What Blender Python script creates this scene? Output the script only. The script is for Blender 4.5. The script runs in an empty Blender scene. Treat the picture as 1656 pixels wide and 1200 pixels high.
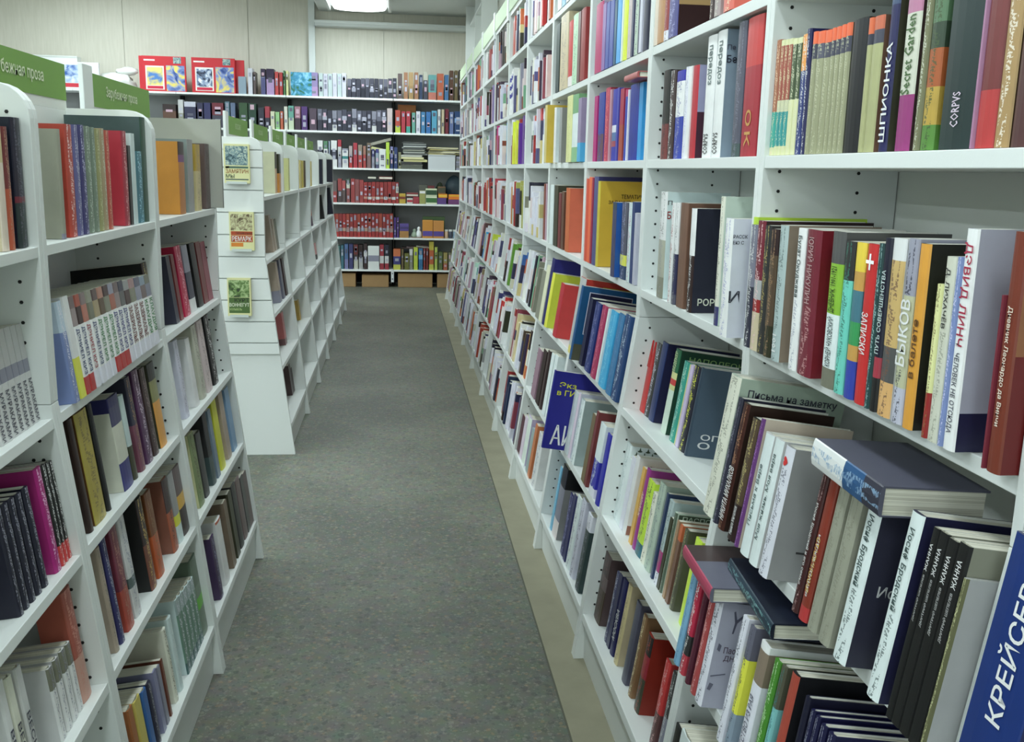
import bpy, bmesh, math, random
from mathutils import Matrix, Vector
S = bpy.context.scene
COL = S.collection
random.seed(7)

# ---------------------------------------------------------------- camera, world, lights, exposure
cam_d = bpy.data.cameras.new('camera'); cam = bpy.data.objects.new('camera', cam_d); COL.objects.link(cam)
cam_d.sensor_width = 36; cam_d.lens = 1578.0033/1656*36; cam_d.clip_start = .02; cam_d.clip_end = 60
cam.matrix_world = Matrix([[0.9932462, 0.000424, -0.1160249, 0], [-0.113716, 0.202095, -0.9727416, 0], [0.0230356, 0.9793658, 0.2007784, 1.32583], [0, 0, 0, 1]])
S.camera = cam
S.view_settings.view_transform = 'Standard'; S.view_settings.look = 'None'
S.view_settings.gamma = 1; S.view_settings.use_curve_mapping = False
S.view_settings.exposure = 0.0
w = bpy.data.worlds.new('world'); S.world = w; w.use_nodes = True
w.node_tree.nodes['Background'].inputs[0].default_value = (.86, 1, .98, 1)
w.node_tree.nodes['Background'].inputs[1].default_value = .25
LAMP_W = 70.0
LAMPS = [(-.39, 10.25, 2.93, .55, .9, .38), (-2.95, 10.2, 3.22, 1.2, .35, .44)]
for yy in (-1.5, 1.3, 4.1, 6.9): LAMPS += [(-.2, yy, 3.24, .35, 1.3, .24), (-2.6, yy, 3.24, .35, 1.3, .34), (-5.2, yy, 3.24, .35, 1.3, .7), (-7.8, yy, 3.24, .35, 1.3, 1.0)]  # outermost left rows are unseen, added as low-angle fill for the right shelves
# soft frontal fill added behind the camera, set into a made-up shop window
wd = bpy.data.lights.new('added_front_fill', 'AREA'); wd.shape = 'RECTANGLE'; wd.size = 5.0; wd.size_y = 2.0; wd.energy = 42; wd.color = (.9, 1, 1.02)
wo = bpy.data.objects.new('added_front_fill', wd); COL.objects.link(wo); wo.location = (-2.6, -2.46, 1.55); wo.rotation_euler = (math.radians(90), 0, 0)
def area_light(x, y, z, sx, sy, k):
    d = bpy.data.lights.new('ceiling_lamp_light', 'AREA'); d.shape = 'RECTANGLE'; d.size = sx; d.size_y = sy
    d.energy = LAMP_W*k; d.color = (.87, 1, 1.05)
    o = bpy.data.objects.new('ceiling_lamp_light', d); COL.objects.link(o); o.location = (x, y, z)
for x, y, z, sx, sy, k in LAMPS: area_light(x, y, z-.038, sx*.9, sy*.9, k)

# ---------------------------------------------------------------- helpers
def lin(c):
    if isinstance(c, str):
        if len(c) == 3: c = [int(q*2, 16)/255 for q in c]
        else: c = [int(c[i:i+2], 16)/255 for i in (0, 2, 4)]
    return tuple(((v+.055)/1.055)**2.4 if v > .04045 else v/12.92 for v in c)
def tag(o, label=None, cat=None, group=None, kind=None):
    if label: o['label'] = label
    if cat: o['category'] = cat
    if group: o['group'] = group
    if kind: o['kind'] = kind
    return o
def link(name, me, mat=None, parent=None):
    o = bpy.data.objects.new(name, me); COL.objects.link(o)
    if mat is not None and me is not None and not me.materials: me.materials.append(mat)
    if parent is not None: o.parent = parent
    return o
def thing(name, label, cat, loc=(0, 0, 0), rz=0, group=None):
    o = bpy.data.objects.new(name, None); COL.objects.link(o); o.empty_display_size = .05
    o.location = loc; o.rotation_euler = (0, 0, rz)
    return tag(o, label, cat, group)
class MB:
    def __init__(s): s.v = []; s.f = []; s.c = []
    def box(s, x0, x1, y0, y1, z0, z1, c=None, M=None):
        n = len(s.v); P = [(x0, y0, z0), (x1, y0, z0), (x1, y1, z0), (x0, y1, z0), (x0, y0, z1), (x1, y0, z1), (x1, y1, z1), (x0, y1, z1)]
        if M is not None: P = [tuple(M @ Vector(p)) for p in P]
        s.v += P
        for q in ((0, 3, 2, 1), (4, 5, 6, 7), (0, 1, 5, 4), (1, 2, 6, 5), (2, 3, 7, 6), (3, 0, 4, 7)):
            s.f.append(tuple(n+i for i in q)); s.c.append(c)
    def prism(s, pts, h0, h1, axis='y', c=None):     # polygon (a,b) swept along an axis
        n = len(s.v); k = len(pts)
        def P(a, b, h): return (a, h, b) if axis == 'y' else ((h, a, b) if axis == 'x' else (a, b, h))
        s.v += [P(a, b, h0) for a, b in pts]+[P(a, b, h1) for a, b in pts]
        s.f.append(tuple(range(n, n+k))); s.f.append(tuple(range(n+2*k-1, n+k-1, -1))); s.c += [c, c]
        for i in range(k):
            j = (i+1) % k; s.f.append((n+i, n+k+i, n+k+j, n+j)); s.c.append(c)
    def lathe(s, prof, cx, cy, cz, seg=14, c=None):
        n = len(s.v); m = len(prof)
        for i in range(seg):
            a = 2*math.pi*i/seg
            s.v += [(cx+r*math.cos(a), cy+r*math.sin(a), cz+z) for r, z in prof]
        for i in range(seg):
            j = (i+1) % seg
            for q in range(m-1):
                s.f.append((n+i*m+q, n+j*m+q, n+j*m+q+1, n+i*m+q+1)); s.c.append(c)
    def blob(s, cx, cy, cz, rx, ry, rz, seed=0, amp=.18, nu=12, nv=8, c=None):
        r = random.Random(seed); ph = [r.uniform(0, 6) for _ in range(6)]; n = len(s.v)
        for j in range(nv+1):
            t = math.pi*j/nv
            for i in range(nu):
                a = 2*math.pi*i/nu
                k = 1+amp*(math.sin(3*a+ph[0])*math.sin(2*t+ph[1])+.6*math.sin(5*a+ph[2]+3*t))
                s.v.append((cx+rx*k*math.sin(t)*math.cos(a), cy+ry*k*math.sin(t)*math.sin(a), cz+rz*k*math.cos(t)))
        for j in range(nv):
            for i in range(nu):
                i2 = (i+1) % nu; s.f.append((n+j*nu+i, n+(j+1)*nu+i, n+(j+1)*nu+i2, n+j*nu+i2)); s.c.append(c)
    def mesh(s, name):
        me = bpy.data.meshes.new(name); me.from_pydata(s.v, [], s.f)
        if any(c is not None for c in s.c):
            at = me.color_attributes.new('Col', 'FLOAT_COLOR', 'CORNER'); buf = []
            for f, c in zip(s.f, s.c):
                q = tuple(c or (.5, .5, .5))+(1,); buf += list(q)*len(f)
            at.data.foreach_set('color', buf)
        bm = bmesh.new(); bm.from_mesh(me); bmesh.ops.recalc_face_normals(bm, faces=bm.faces); bm.to_mesh(me); bm.free()
        return me
    def build(s, name, mat, parent=None, bevel=0, smooth=False):
        me = s.mesh(name); o = link(name, me, mat, parent)
        if smooth: me.shade_smooth()
        if bevel:
            m = o.modifiers.new('bevel', 'BEVEL'); m.width = bevel; m.segments = 2; m.limit_method = 'ANGLE'
        return o

# ---------------------------------------------------------------- materials
def mat(name, col, rough=.5, spec=.5, bump=0, bscale=60, var=0, vscale=6):
    m = bpy.data.materials.new(name); m.use_nodes = True; nt = m.node_tree; b = nt.nodes['Principled BSDF']
    b.inputs['Base Color'].default_value = (*lin(col), 1); b.inputs['Roughness'].default_value = rough; b.inputs['Specular IOR Level'].default_value = spec
    N = nt.nodes.new; tc = N('ShaderNodeTexCoord')
    if var:
        n = N('ShaderNodeTexNoise'); n.inputs['Scale'].default_value = vscale; n.inputs['Detail'].default_value = 6; nt.links.new(tc.outputs['Object'], n.inputs['Vector'])
        h = N('ShaderNodeHueSaturation'); h.inputs['Color'].default_value = (*lin(col), 1)
        r = N('ShaderNodeMapRange'); r.inputs[3].default_value = 1-var; r.inputs[4].default_value = 1+var
        nt.links.new(n.outputs['Fac'], r.inputs[0]); nt.links.new(r.outputs[0], h.inputs['Value']); nt.links.new(h.outputs[0], b.inputs['Base Color'])
    if bump:
        n2 = N('ShaderNodeTexNoise'); n2.inputs['Scale'].default_value = bscale; nt.links.new(tc.outputs['Object'], n2.inputs['Vector'])
        bp = N('ShaderNodeBump'); bp.inputs['Strength'].default_value = bump; bp.inputs['Distance'].default_value = .002
        nt.links.new(n2.outputs['Fac'], bp.inputs['Height']); nt.links.new(bp.outputs[0], b.inputs['Normal'])
    return m
_flat = {}
def flat(c, rough=.5):
    k = (str(c), rough)
    if k not in _flat: _flat[k] = mat('paint_'+str(c), c, rough)
    return _flat[k]
LAM = mat('white_laminate', 'e6eae8', .42, .4, bump=.05, bscale=300, var=.03, vscale=3)
BACKING = mat('case_backing', 'e2e5e0', .6, .3, var=.04)
HOLE = mat('pin_hole_dark', '222', .9)
GREEN = mat('green_sign', '6f9c3a', .45)
GREENP = mat('pale_green_header', 'cfe3c0', .5)
WALLM = mat('wall_room', 'd6d6cc', .8)
CEIL = mat('ceiling_paint', 'd8dcd8', .85)
METAL = mat('lamp_housing', 'c8cccc', .35, .6)
GREYB = mat('grey_board', 'bebfb6', .75, var=.05, vscale=9)
SHADEB = mat('shelf_back_shade_grey', '87898a', .7, var=.04)
CARD = mat('cardboard', 'a08058', .85, var=.08, vscale=12, bump=.1)
TRIMM = mat('trim_paint', 'd4dad8', .5)
DARK = mat('dark_recess', '1b1b1e', .8)

def emis(name, col, s):
    m = bpy.data.materials.new(name); m.use_nodes = True; b = m.node_tree.nodes['Principled BSDF']
    b.inputs['Base Color'].default_value = (.8, .8, .8, 1); b.inputs['Emission Color'].default_value = (*lin(col), 1); b.inputs['Emission Strength'].default_value = s
    return m
LIT = emis('lit_diffuser', 'f4fffa', 6.0)

def book_material():
    m = bpy.data.materials.new('book_cover_print'); m.use_nodes = True; nt = m.node_tree; N = nt.nodes.new; L = nt.links.new
    b = nt.nodes['Principled BSDF']; b.inputs['Roughness'].default_value = .38; b.inputs['Specular IOR Level'].default_value = .35
    a = N('ShaderNodeAttribute'); a.attribute_name = 'Col'; k = N('ShaderNodeAttribute'); k.attribute_name = 'Ink'
    uv = N('ShaderNodeUVMap'); uv.uv_map = 'UVMap'
    mp = N('ShaderNodeMapping'); mp.inputs['Scale'].default_value = (5, 330, 1); L(uv.outputs[0], mp.inputs[0])
    n = N('ShaderNodeTexNoise'); n.inputs['Scale'].default_value = 1; n.inputs['Detail'].default_value = 1; L(mp.outputs[0], n.inputs['Vector'])
    t = N('ShaderNodeMath'); t.operation = 'GREATER_THAN'; t.inputs[1].default_value = .5; L(n.outputs['Fac'], t.inputs[0])
    mp2 = N('ShaderNodeMapping'); mp2.inputs['Scale'].default_value = (3, 34, 1); L(uv.outputs[0], mp2.inputs[0])
    n2 = N('ShaderNodeTexNoise'); n2.inputs['Scale'].default_value = 1; n2.inputs['Detail'].default_value = 0; L(mp2.outputs[0], n2.inputs['Vector'])
    t2 = N('ShaderNodeMath'); t2.operation = 'GREATER_THAN'; t2.inputs[1].default_value = .47; L(n2.outputs['Fac'], t2.inputs[0])
    sx = N('ShaderNodeSeparateXYZ'); L(uv.outputs[0], sx.inputs[0])
    d = N('ShaderNodeMath'); d.operation = 'SUBTRACT'; d.inputs[1].default_value = .5; L(sx.outputs[0], d.inputs[0])
    ab = N('ShaderNodeMath'); ab.operation = 'ABSOLUTE'; L(d.outputs[0], ab.inputs[0])
    lt = N('ShaderNodeMath'); lt.operation = 'LESS_THAN'; lt.inputs[1].default_value = .27; L(ab.outputs[0], lt.inputs[0])
    m1 = N('ShaderNodeMath'); m1.operation = 'MULTIPLY'; L(t.outputs[0], m1.inputs[0]); L(t2.outputs[0], m1.inputs[1])
    m2 = N('ShaderNodeMath'); m2.operation = 'MULTIPLY'; L(m1.outputs[0], m2.inputs[0]); L(lt.outputs[0], m2.inputs[1])
    m3 = N('ShaderNodeMath'); m3.operation = 'MULTIPLY'; L(m2.outputs[0], m3.inputs[0]); L(k.outputs['Alpha'], m3.inputs[1])
    tc = N('ShaderNodeTexCoord'); wn = N('ShaderNodeTexNoise'); wn.inputs['Scale'].default_value = 25; wn.inputs['Detail'].default_value = 5; L(tc.outputs['Object'], wn.inputs['Vector'])
    r = N('ShaderNodeMapRange'); r.inputs[3].default_value = .86; r.inputs[4].default_value = 1.12; L(wn.outputs['Fac'], r.inputs[0])
    hv = N('ShaderNodeHueSaturation'); L(a.outputs['Color'], hv.inputs['Color']); L(r.outputs[0], hv.inputs['Value'])
    mx = N('ShaderNodeMix'); mx.data_type = 'RGBA'; L(m3.outputs[0], mx.inputs[0]); L(hv.outputs[0], mx.inputs[6]); L(k.outputs['Color'], mx.inputs[7])
    L(mx.outputs[2], b.inputs['Base Color'])
    return m
BOOKM = book_material()
def attr_material(name, rough=.6, var=.1):
    m = bpy.data.materials.new(name); m.use_nodes = True; nt = m.node_tree; b = nt.nodes['Principled BSDF']; b.inputs['Roughness'].default_value = rough
    a = nt.nodes.new('ShaderNodeAttribute'); a.attribute_name = 'Col'
    tc = nt.nodes.new('ShaderNodeTexCoord'); n = nt.nodes.new('ShaderNodeTexNoise'); n.inputs['Scale'].default_value = 60; n.inputs['Detail'].default_value = 3
    nt.links.new(tc.outputs['Object'], n.inputs['Vector'])
    r = nt.nodes.new('ShaderNodeMapRange'); r.inputs[3].default_value = 1-var; r.inputs[4].default_value = 1+var; nt.links.new(n.outputs['Fac'], r.inputs[0])
    h = nt.nodes.new('ShaderNodeHueSaturation'); nt.links.new(a.outputs['Color'], h.inputs['Color']); nt.links.new(r.outputs[0], h.inputs['Value']); nt.links.new(h.outputs[0], b.inputs['Base Color'])
    return m
ATTR = attr_material('printed_card')
def pages_material():
    m = mat('paper_pages', 'ddd8c4', .85); nt = m.node_tree; b = nt.nodes['Principled BSDF']
    tc = nt.nodes.new('ShaderNodeTexCoord'); mp = nt.nodes.new('ShaderNodeMapping'); mp.inputs['Scale'].default_value = (2, 900, 2)
    n = nt.nodes.new('ShaderNodeTexNoise'); n.inputs['Scale'].default_value = 1; nt.links.new(tc.outputs['Object'], mp.inputs[0]); nt.links.new(mp.outputs[0], n.inputs['Vector'])
    cr = nt.nodes.new('ShaderNodeValToRGB'); cr.color_ramp.elements[0].color = (*lin('a9a492'), 1); cr.color_ramp.elements[0].position = .3
    cr.color_ramp.elements[1].color = (*lin('e6e3d4'), 1); cr.color_ramp.elements[1].position = .6
    nt.links.new(n.outputs['Fac'], cr.inputs[0]); nt.links.new(cr.outputs[0], b.inputs['Base Color'])
    return m
PAGES = pages_material()

def floor_material():
    m = bpy.data.materials.new('terrazzo_floor'); m.use_nodes = True; nt = m.node_tree; N = nt.nodes.new; L = nt.links.new
    b = nt.nodes['Principled BSDF']; b.inputs['Roughness'].default_value = .5; b.inputs['Specular IOR Level'].default_value = .35
    tc = N('ShaderNodeTexCoord')
    base = N('ShaderNodeTexNoise'); base.inputs['Scale'].default_value = 1.6; base.inputs['Detail'].default_value = 8; L(tc.outputs['Object'], base.inputs['Vector'])
    cr = N('ShaderNodeValToRGB'); cr.color_ramp.elements[0].color = (*lin('565950'), 1); cr.color_ramp.elements[0].position = .35
    cr.color_ramp.elements[1].color = (*lin('6e7064'), 1); cr.color_ramp.elements[1].position = .65; L(base.outputs['Fac'], cr.inputs[0])
    mo = N('ShaderNodeTexNoise'); mo.inputs['Scale'].default_value = 26; mo.inputs['Detail'].default_value = 3; L(tc.outputs['Object'], mo.inputs['Vector'])
    mc = N('ShaderNodeMix'); mc.data_type = 'RGBA'; mc.blend_type = 'OVERLAY'; mc.inputs[0].default_value = .35; L(cr.outputs[0], mc.inputs[6]); L(mo.outputs['Color'], mc.inputs[7])
    last = mc.outputs[2]
    for sc, thr, lo, col in ((75, .13, 1, 'a8a690'), (48, .17, 0, '3f443f'), (70, .10, 1, 'b08a5c'), (100, .2, 0, '454a48'), (60, .05, 1, 'a0a196'), (150, .16, 1, 'a2a394')):
        mp = N('ShaderNodeMapping'); mp.inputs['Location'].default_value = (sc*.37, sc*.11, 0); L(tc.outputs['Object'], mp.inputs[0])
        nz = N('ShaderNodeTexNoise'); nz.inputs['Scale'].default_value = sc*1.4; L(mp.outputs[0], nz.inputs['Vector'])
        mxv = N('ShaderNodeMix'); mxv.data_type = 'VECTOR'; mxv.inputs[0].default_value = .012; L(mp.outputs[0], mxv.inputs[4]); L(nz.outputs['Color'], mxv.inputs[5])
        v = N('ShaderNodeTexVoronoi'); v.inputs['Scale'].default_value = sc; L(mxv.outputs[1], v.inputs['Vector'])
        sp = N('ShaderNodeSeparateColor'); L(v.outputs['Color'], sp.inputs[0])
        pick = N('ShaderNodeMath'); pick.operation = 'LESS_THAN'; pick.inputs[1].default_value = thr*1.5; L(sp.outputs[lo], pick.inputs[0])
        inn = N('ShaderNodeMath'); inn.operation = 'LESS_THAN'; inn.inputs[1].default_value = .42; L(v.outputs['Distance'], inn.inputs[0])
        mu = N('ShaderNodeMath'); mu.operation = 'MULTIPLY'; L(pick.outputs[0], mu.inputs[0]); L(inn.outputs[0], mu.inputs[1])
        m7 = N('ShaderNodeMath'); m7.operation = 'MULTIPLY'; m7.inputs[1].default_value = .22 if lo else .5; L(mu.outputs[0], m7.inputs[0])
        mx = N('ShaderNodeMix'); mx.data_type = 'RGBA'; L(m7.outputs[0], mx.inputs[0]); L(last, mx.inputs[6]); mx.inputs[7].default_value = (*lin(col), 1); last = mx.outputs[2]
    st = N('ShaderNodeTexNoise'); st.inputs['Scale'].default_value = 4.2; st.inputs['Detail'].default_value = 3; L(tc.outputs['Object'], st.inputs['Vector'])
    rr = N('ShaderNodeMapRange'); rr.inputs[1].default_value = .7; rr.inputs[2].default_value = .78; rr.inputs[4].default_value = .55; L(st.outputs['Fac'], rr.inputs[0])
    mx = N('ShaderNodeMix'); mx.data_type = 'RGBA'; L(rr.outputs[0], mx.inputs[0]); L(last, mx.inputs[6]); mx.inputs[7].default_value = (*lin('3c3c36'), 1)
    L(mx.outputs[2], b.inputs['Base Color'])
    return m
def wall_material():
    m = bpy.data.materials.new('wall_panel_grain'); m.use_nodes = True; nt = m.node_tree; N = nt.nodes.new; L = nt.links.new
    b = nt.nodes['Principled BSDF']; b.inputs['Roughness'].default_value = .55; b.inputs['Specular IOR Level'].default_value = .3
    tc = N('ShaderNodeTexCoord'); mp = N('ShaderNodeMapping'); mp.inputs['Scale'].default_value = (40, 3, 3.5); L(tc.outputs['Object'], mp.inputs[0])
    n = N('ShaderNodeTexNoise'); n.inputs['Scale'].default_value = 1.3; n.inputs['Detail'].default_value = 5; L(mp.outputs[0], n.inputs['Vector'])
    cr = N('ShaderNodeValToRGB'); cr.color_ramp.elements[0].color = (*lin('cdcabc'), 1); cr.color_ramp.elements[0].position = .3
    cr.color_ramp.elements[1].color = (*lin('d6d3c6'), 1); cr.color_ramp.elements[1].position = .7; L(n.outputs['Fac'], cr.inputs[0]); L(cr.outputs[0], b.inputs['Base Color'])
    return m
FLOORM = floor_material(); WPANEL = wall_material()
CONC = mat('concrete_border', '8c8873', .8, var=.22, vscale=9, bump=.4, bscale=80)

# ---------------------------------------------------------------- room shell
WY = 11.5
def struct(name, x0, x1, y0, y1, z0, z1, m, parent=None):
    b = MB(); b.box(x0, x1, y0, y1, z0, z1); o = b.build(name, m, parent)
    if parent is None: tag(o, kind='structure')
    return o
struct('floor', -9.6, 1.1, -2.6, WY+.1, -.1, 0, FLOORM)
struct('trim_1', .412, .6, -2.5, 10.6, 0, .0025, CONC)
struct('trim_9', .408, .4115, -2.5, 10.6, 0, .0012, flat('5c5c50', .9))
struct('ceiling', -9.6, 1.1, -2.6, WY+.1, 3.3, 3.4, CEIL)
struct('trim_2', -.86, 1.0, 9.2, WY-.02, 3.0, 3.299, CEIL)        # dropped ceiling by the back wall
struct('wall_right', .9, 1.0, -2.5, WY, 0, 3.3, WALLM)
struct('wall_left', -9.6, -9.5, -2.5, WY, 0, 3.3, WALLM)
struct('wall_front', -9.5, .9, -2.6, -2.5, 0, 3.3, WALLM)
wf = tag(MB() and thing('added_window_1', None, None), kind='structure')  # unseen window, added to hold the frontal fill light
for a, c in ((-5.12, -2.62), (-2.58, -.08)):
    m = MB(); m.box(a, c, -2.499, -2.49, .54, 2.56); m.build('added_pane', flat('d8e4e4', .1), wf)
m = MB(); m.box(-5.16, -.04, -2.499, -2.46, .48, .54); m.box(-5.16, -.04, -2.499, -2.46, 2.56, 2.62); m.box(-5.16, -5.1, -2.499, -2.46, .54, 2.56); m.box(-.1, -.04, -2.499, -2.46, .54, 2.56); m.build('added_window_frame', flat('dde0de'), wf)
wb = struct('wall_back', -9.5, .9, WY, WY+.1, 0, 3.3, WALLM)
xs = [-9.5, -8.2, -6.9, -5.6, -4.28, -2.95, -1.63, -.93, -.155, .9]
for a, c in zip(xs, xs[1:]):
    pb = MB(); pb.box(a+.003, c-.003, WY-.012, WY-.0005, .01, 3.29); pb.build('wall_panel', WPANEL, wb)
pb = MB(); pb.box(-.975, -.905, WY-.09, WY-.0125, 2.1, 3.29); tag(pb.build('trim_3', TRIMM, None, .006), kind='structure')
pb = MB(); pb.prism([(WY-.0125, 2.83), (WY-.16, 2.83), (WY-.19, 2.86), (WY-.19, 2.885), (WY-.0125, 2.885)], -.9, .89, 'x'); tag(pb.build('trim_4', TRIMM), kind='structure')

def lamp(x, y, z, sx, sy, label):
    t = thing('ceiling_lamp', label, 'lamp', (x, y, z), 0, 'ceiling lamps')
    h = MB(); h.box(-sx/2-.05, sx/2+.05, -sy/2-.03, sy/2+.03, .015, .06); h.box(-sx/2-.05, -sx/2-.02, -sy/2-.03, sy/2+.03, -.03, .015); h.box(sx/2+.02, sx/2+.05, -sy/2-.03, sy/2+.03, -.03, .015)
    h.build('housing', METAL, t, .008)
    d = MB(); n = 8
    pts = [(-sx/2*math.cos(math.pi*i/n)*1.0, -.045*math.sin(math.pi*i/n)**.5+.012) for i in range(n+1)]
    d.prism(pts, -sy/2, sy/2, 'y'); d.build('diffuser', LIT, t)
for i, (x, y, z, sx, sy, k) in enumerate(LAMPS):
    lamp(x, y, z, sx, sy, 'bright white ceiling lamp with rounded diffuser above the back shelves' if i == 0 else 'assumed ceiling lamp outside the picture, number %s over the shop floor' % 'one two three four five six seven eight nine ten eleven twelve thirteen fourteen fifteen sixteen seventeen eighteen'.split()[i-1])

# ---------------------------------------------------------------- bookcases
RY = {0: 1.668, 1: 2.475, 2: 3.28, 3: 4.085, 4: 4.89, 5: 5.706, 6: 6.508, 7: 7.417, 8: 8.326, 9: 9.14, 10: 10.124, -1: .861, -2: .054}
AY = {0: 3.25, 1: 2.463, 2: 1.68, 3: .9, 4: .12}
BY = {0: 4.488, 1: 5.285, 2: 6.08, 3: 6.858, 4: 7.621, 5: 8.43, 6: 9.257}
LR = {8: 1.941, 7: 1.633, 6: 1.361, 5: 1.035, 4: .7213, 3: .4235, 2: .137}
LL = {6: 1.188, 5: .902, 4: .6594, 3: .4157, 2: .1393}
GEO = {'R': (1, .6221, .4836, .9608), 'A': (-1, .5761, .4604, .9252), 'B': (-1, .5918, .4785, .9252)}
def front(row, z):
    s, Xu, Xf, zk = GEO[row]
    return Xu if z >= zk else Xf+(Xu-Xf)*z/zk
def tilt(row, z):
    s, Xu, Xf, zk = GEO[row]
    return 0 if z >= zk else math.atan((Xu-Xf)/zk)
def holes(parent, xs_, y, zs, s):
    m = MB()
    for x in xs_:
        for z in zs:
            m.prism([(x+.0032*math.cos(a*math.pi/3), z+.0032*math.sin(a*math.pi/3)) for a in range(6)], y-.0006, y+.0004, 'y')
    tag(m.build('shelf_pin_hole', HOLE, parent), kind='stuff')
PT = .0175
def shelf_board(row, z, y0, y1, back, th=.021, parent=None, sgn=1):
    th_ = tilt(row, z); s = sgn; x0 = front(row, z)+.002; L = back-x0
    m = MB(); c, q = math.cos(th_), math.sin(th_)
    pts = [(x0, z), (x0+L*c, z-L*q), (x0+L*c-th*q, z-L*q-th*c), (x0-th*q, z-th*c)]
    m.prism([(s*a, b) for a, b in pts], y0, y1, 'y')
    return m.build('shelf', LAM, parent, .0012)
ordn = ['nearest', 'second', 'third', 'fourth', 'fifth', 'sixth', 'seventh', 'eighth', 'ninth', 'tenth', 'farthest']
def right_case(k):
    y0, y1 = RY[k-1]+.0006, RY[k]-.0006; near = k <= 3
    t = thing('bookcase', 'tall white bookcase full of books, %s of the right-hand row' % (ordn[k] if k >= 0 else 'partly unseen first'), 'bookcase', (.7, y0, 0), 0, 'tall bookcases along the right side')
    t.location = (0, 0, 0)
    for ya, yb in ((y0, y0+PT), (y1-PT, y1)):
        m = MB(); m.prism([(.4836, 0), (.6221, .9603), (.868, .9603), (.868, 0)], ya, yb); m.build('lower_side_panel', LAM, t, .001)
        m = MB(); m.prism([(.6221, .9615), (.6221, 2.19), (.868, 2.19), (.868, .9615)], ya, yb); m.build('upper_side_panel', LAM, t, .001)
    m = MB(); m.box(.87, .876, y0, y1, .02, 2.19); m.build('back_panel', BACKING, t)
    for l, z in LR.items():
        shelf_board('R', z, y0+PT+.0003, y1-PT-.0003, .8695, .021, t)
    shelf_board('R', 2.19, y0+PT+.0003, y1-PT-.0003, .8695, .021, t)
    m = MB(); m.box(.512, .528, y0+PT+.0003, y1-PT-.0003, 0, .118); m.build('plinth', LAM, t)
    m = MB(); m.box(.616, .6215, y0+.075, y1-.004, 2.192, 2.288); m.build('header_board', GREENP, t)
    m = MB(); m.box(.612, .6218, y0+.002, y0+.073, 2.15, 2.312); m.build('header_post', LAM, t)
    if near:
        zs = [.9+.0335*i for i in range(-22, 38) if abs(.9+.0335*i-.96) > .02]
        holes(t, (.652,), y1-PT-.0002, [z for z in zs if z > .93], 1); holes(t, (.795,), y1-PT-.0002, zs, 1)
        for z in zs:
            pass
        holes2 = [z for z in zs if z < .93]
        m = MB()
        for z in holes2:
            x = front('R', z)+.03; m.prism([(x+.0032*math.cos(a*math.pi/3), z+.0032*math.sin(a*math.pi/3)) for a in range(6)], y1-PT-.0008, y1-PT+.0002, 'y')
        tag(m.build('shelf_pin_hole', HOLE, t), kind='stuff')
for k in range(-1, 11): right_case(k)
XC = -.77
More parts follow.
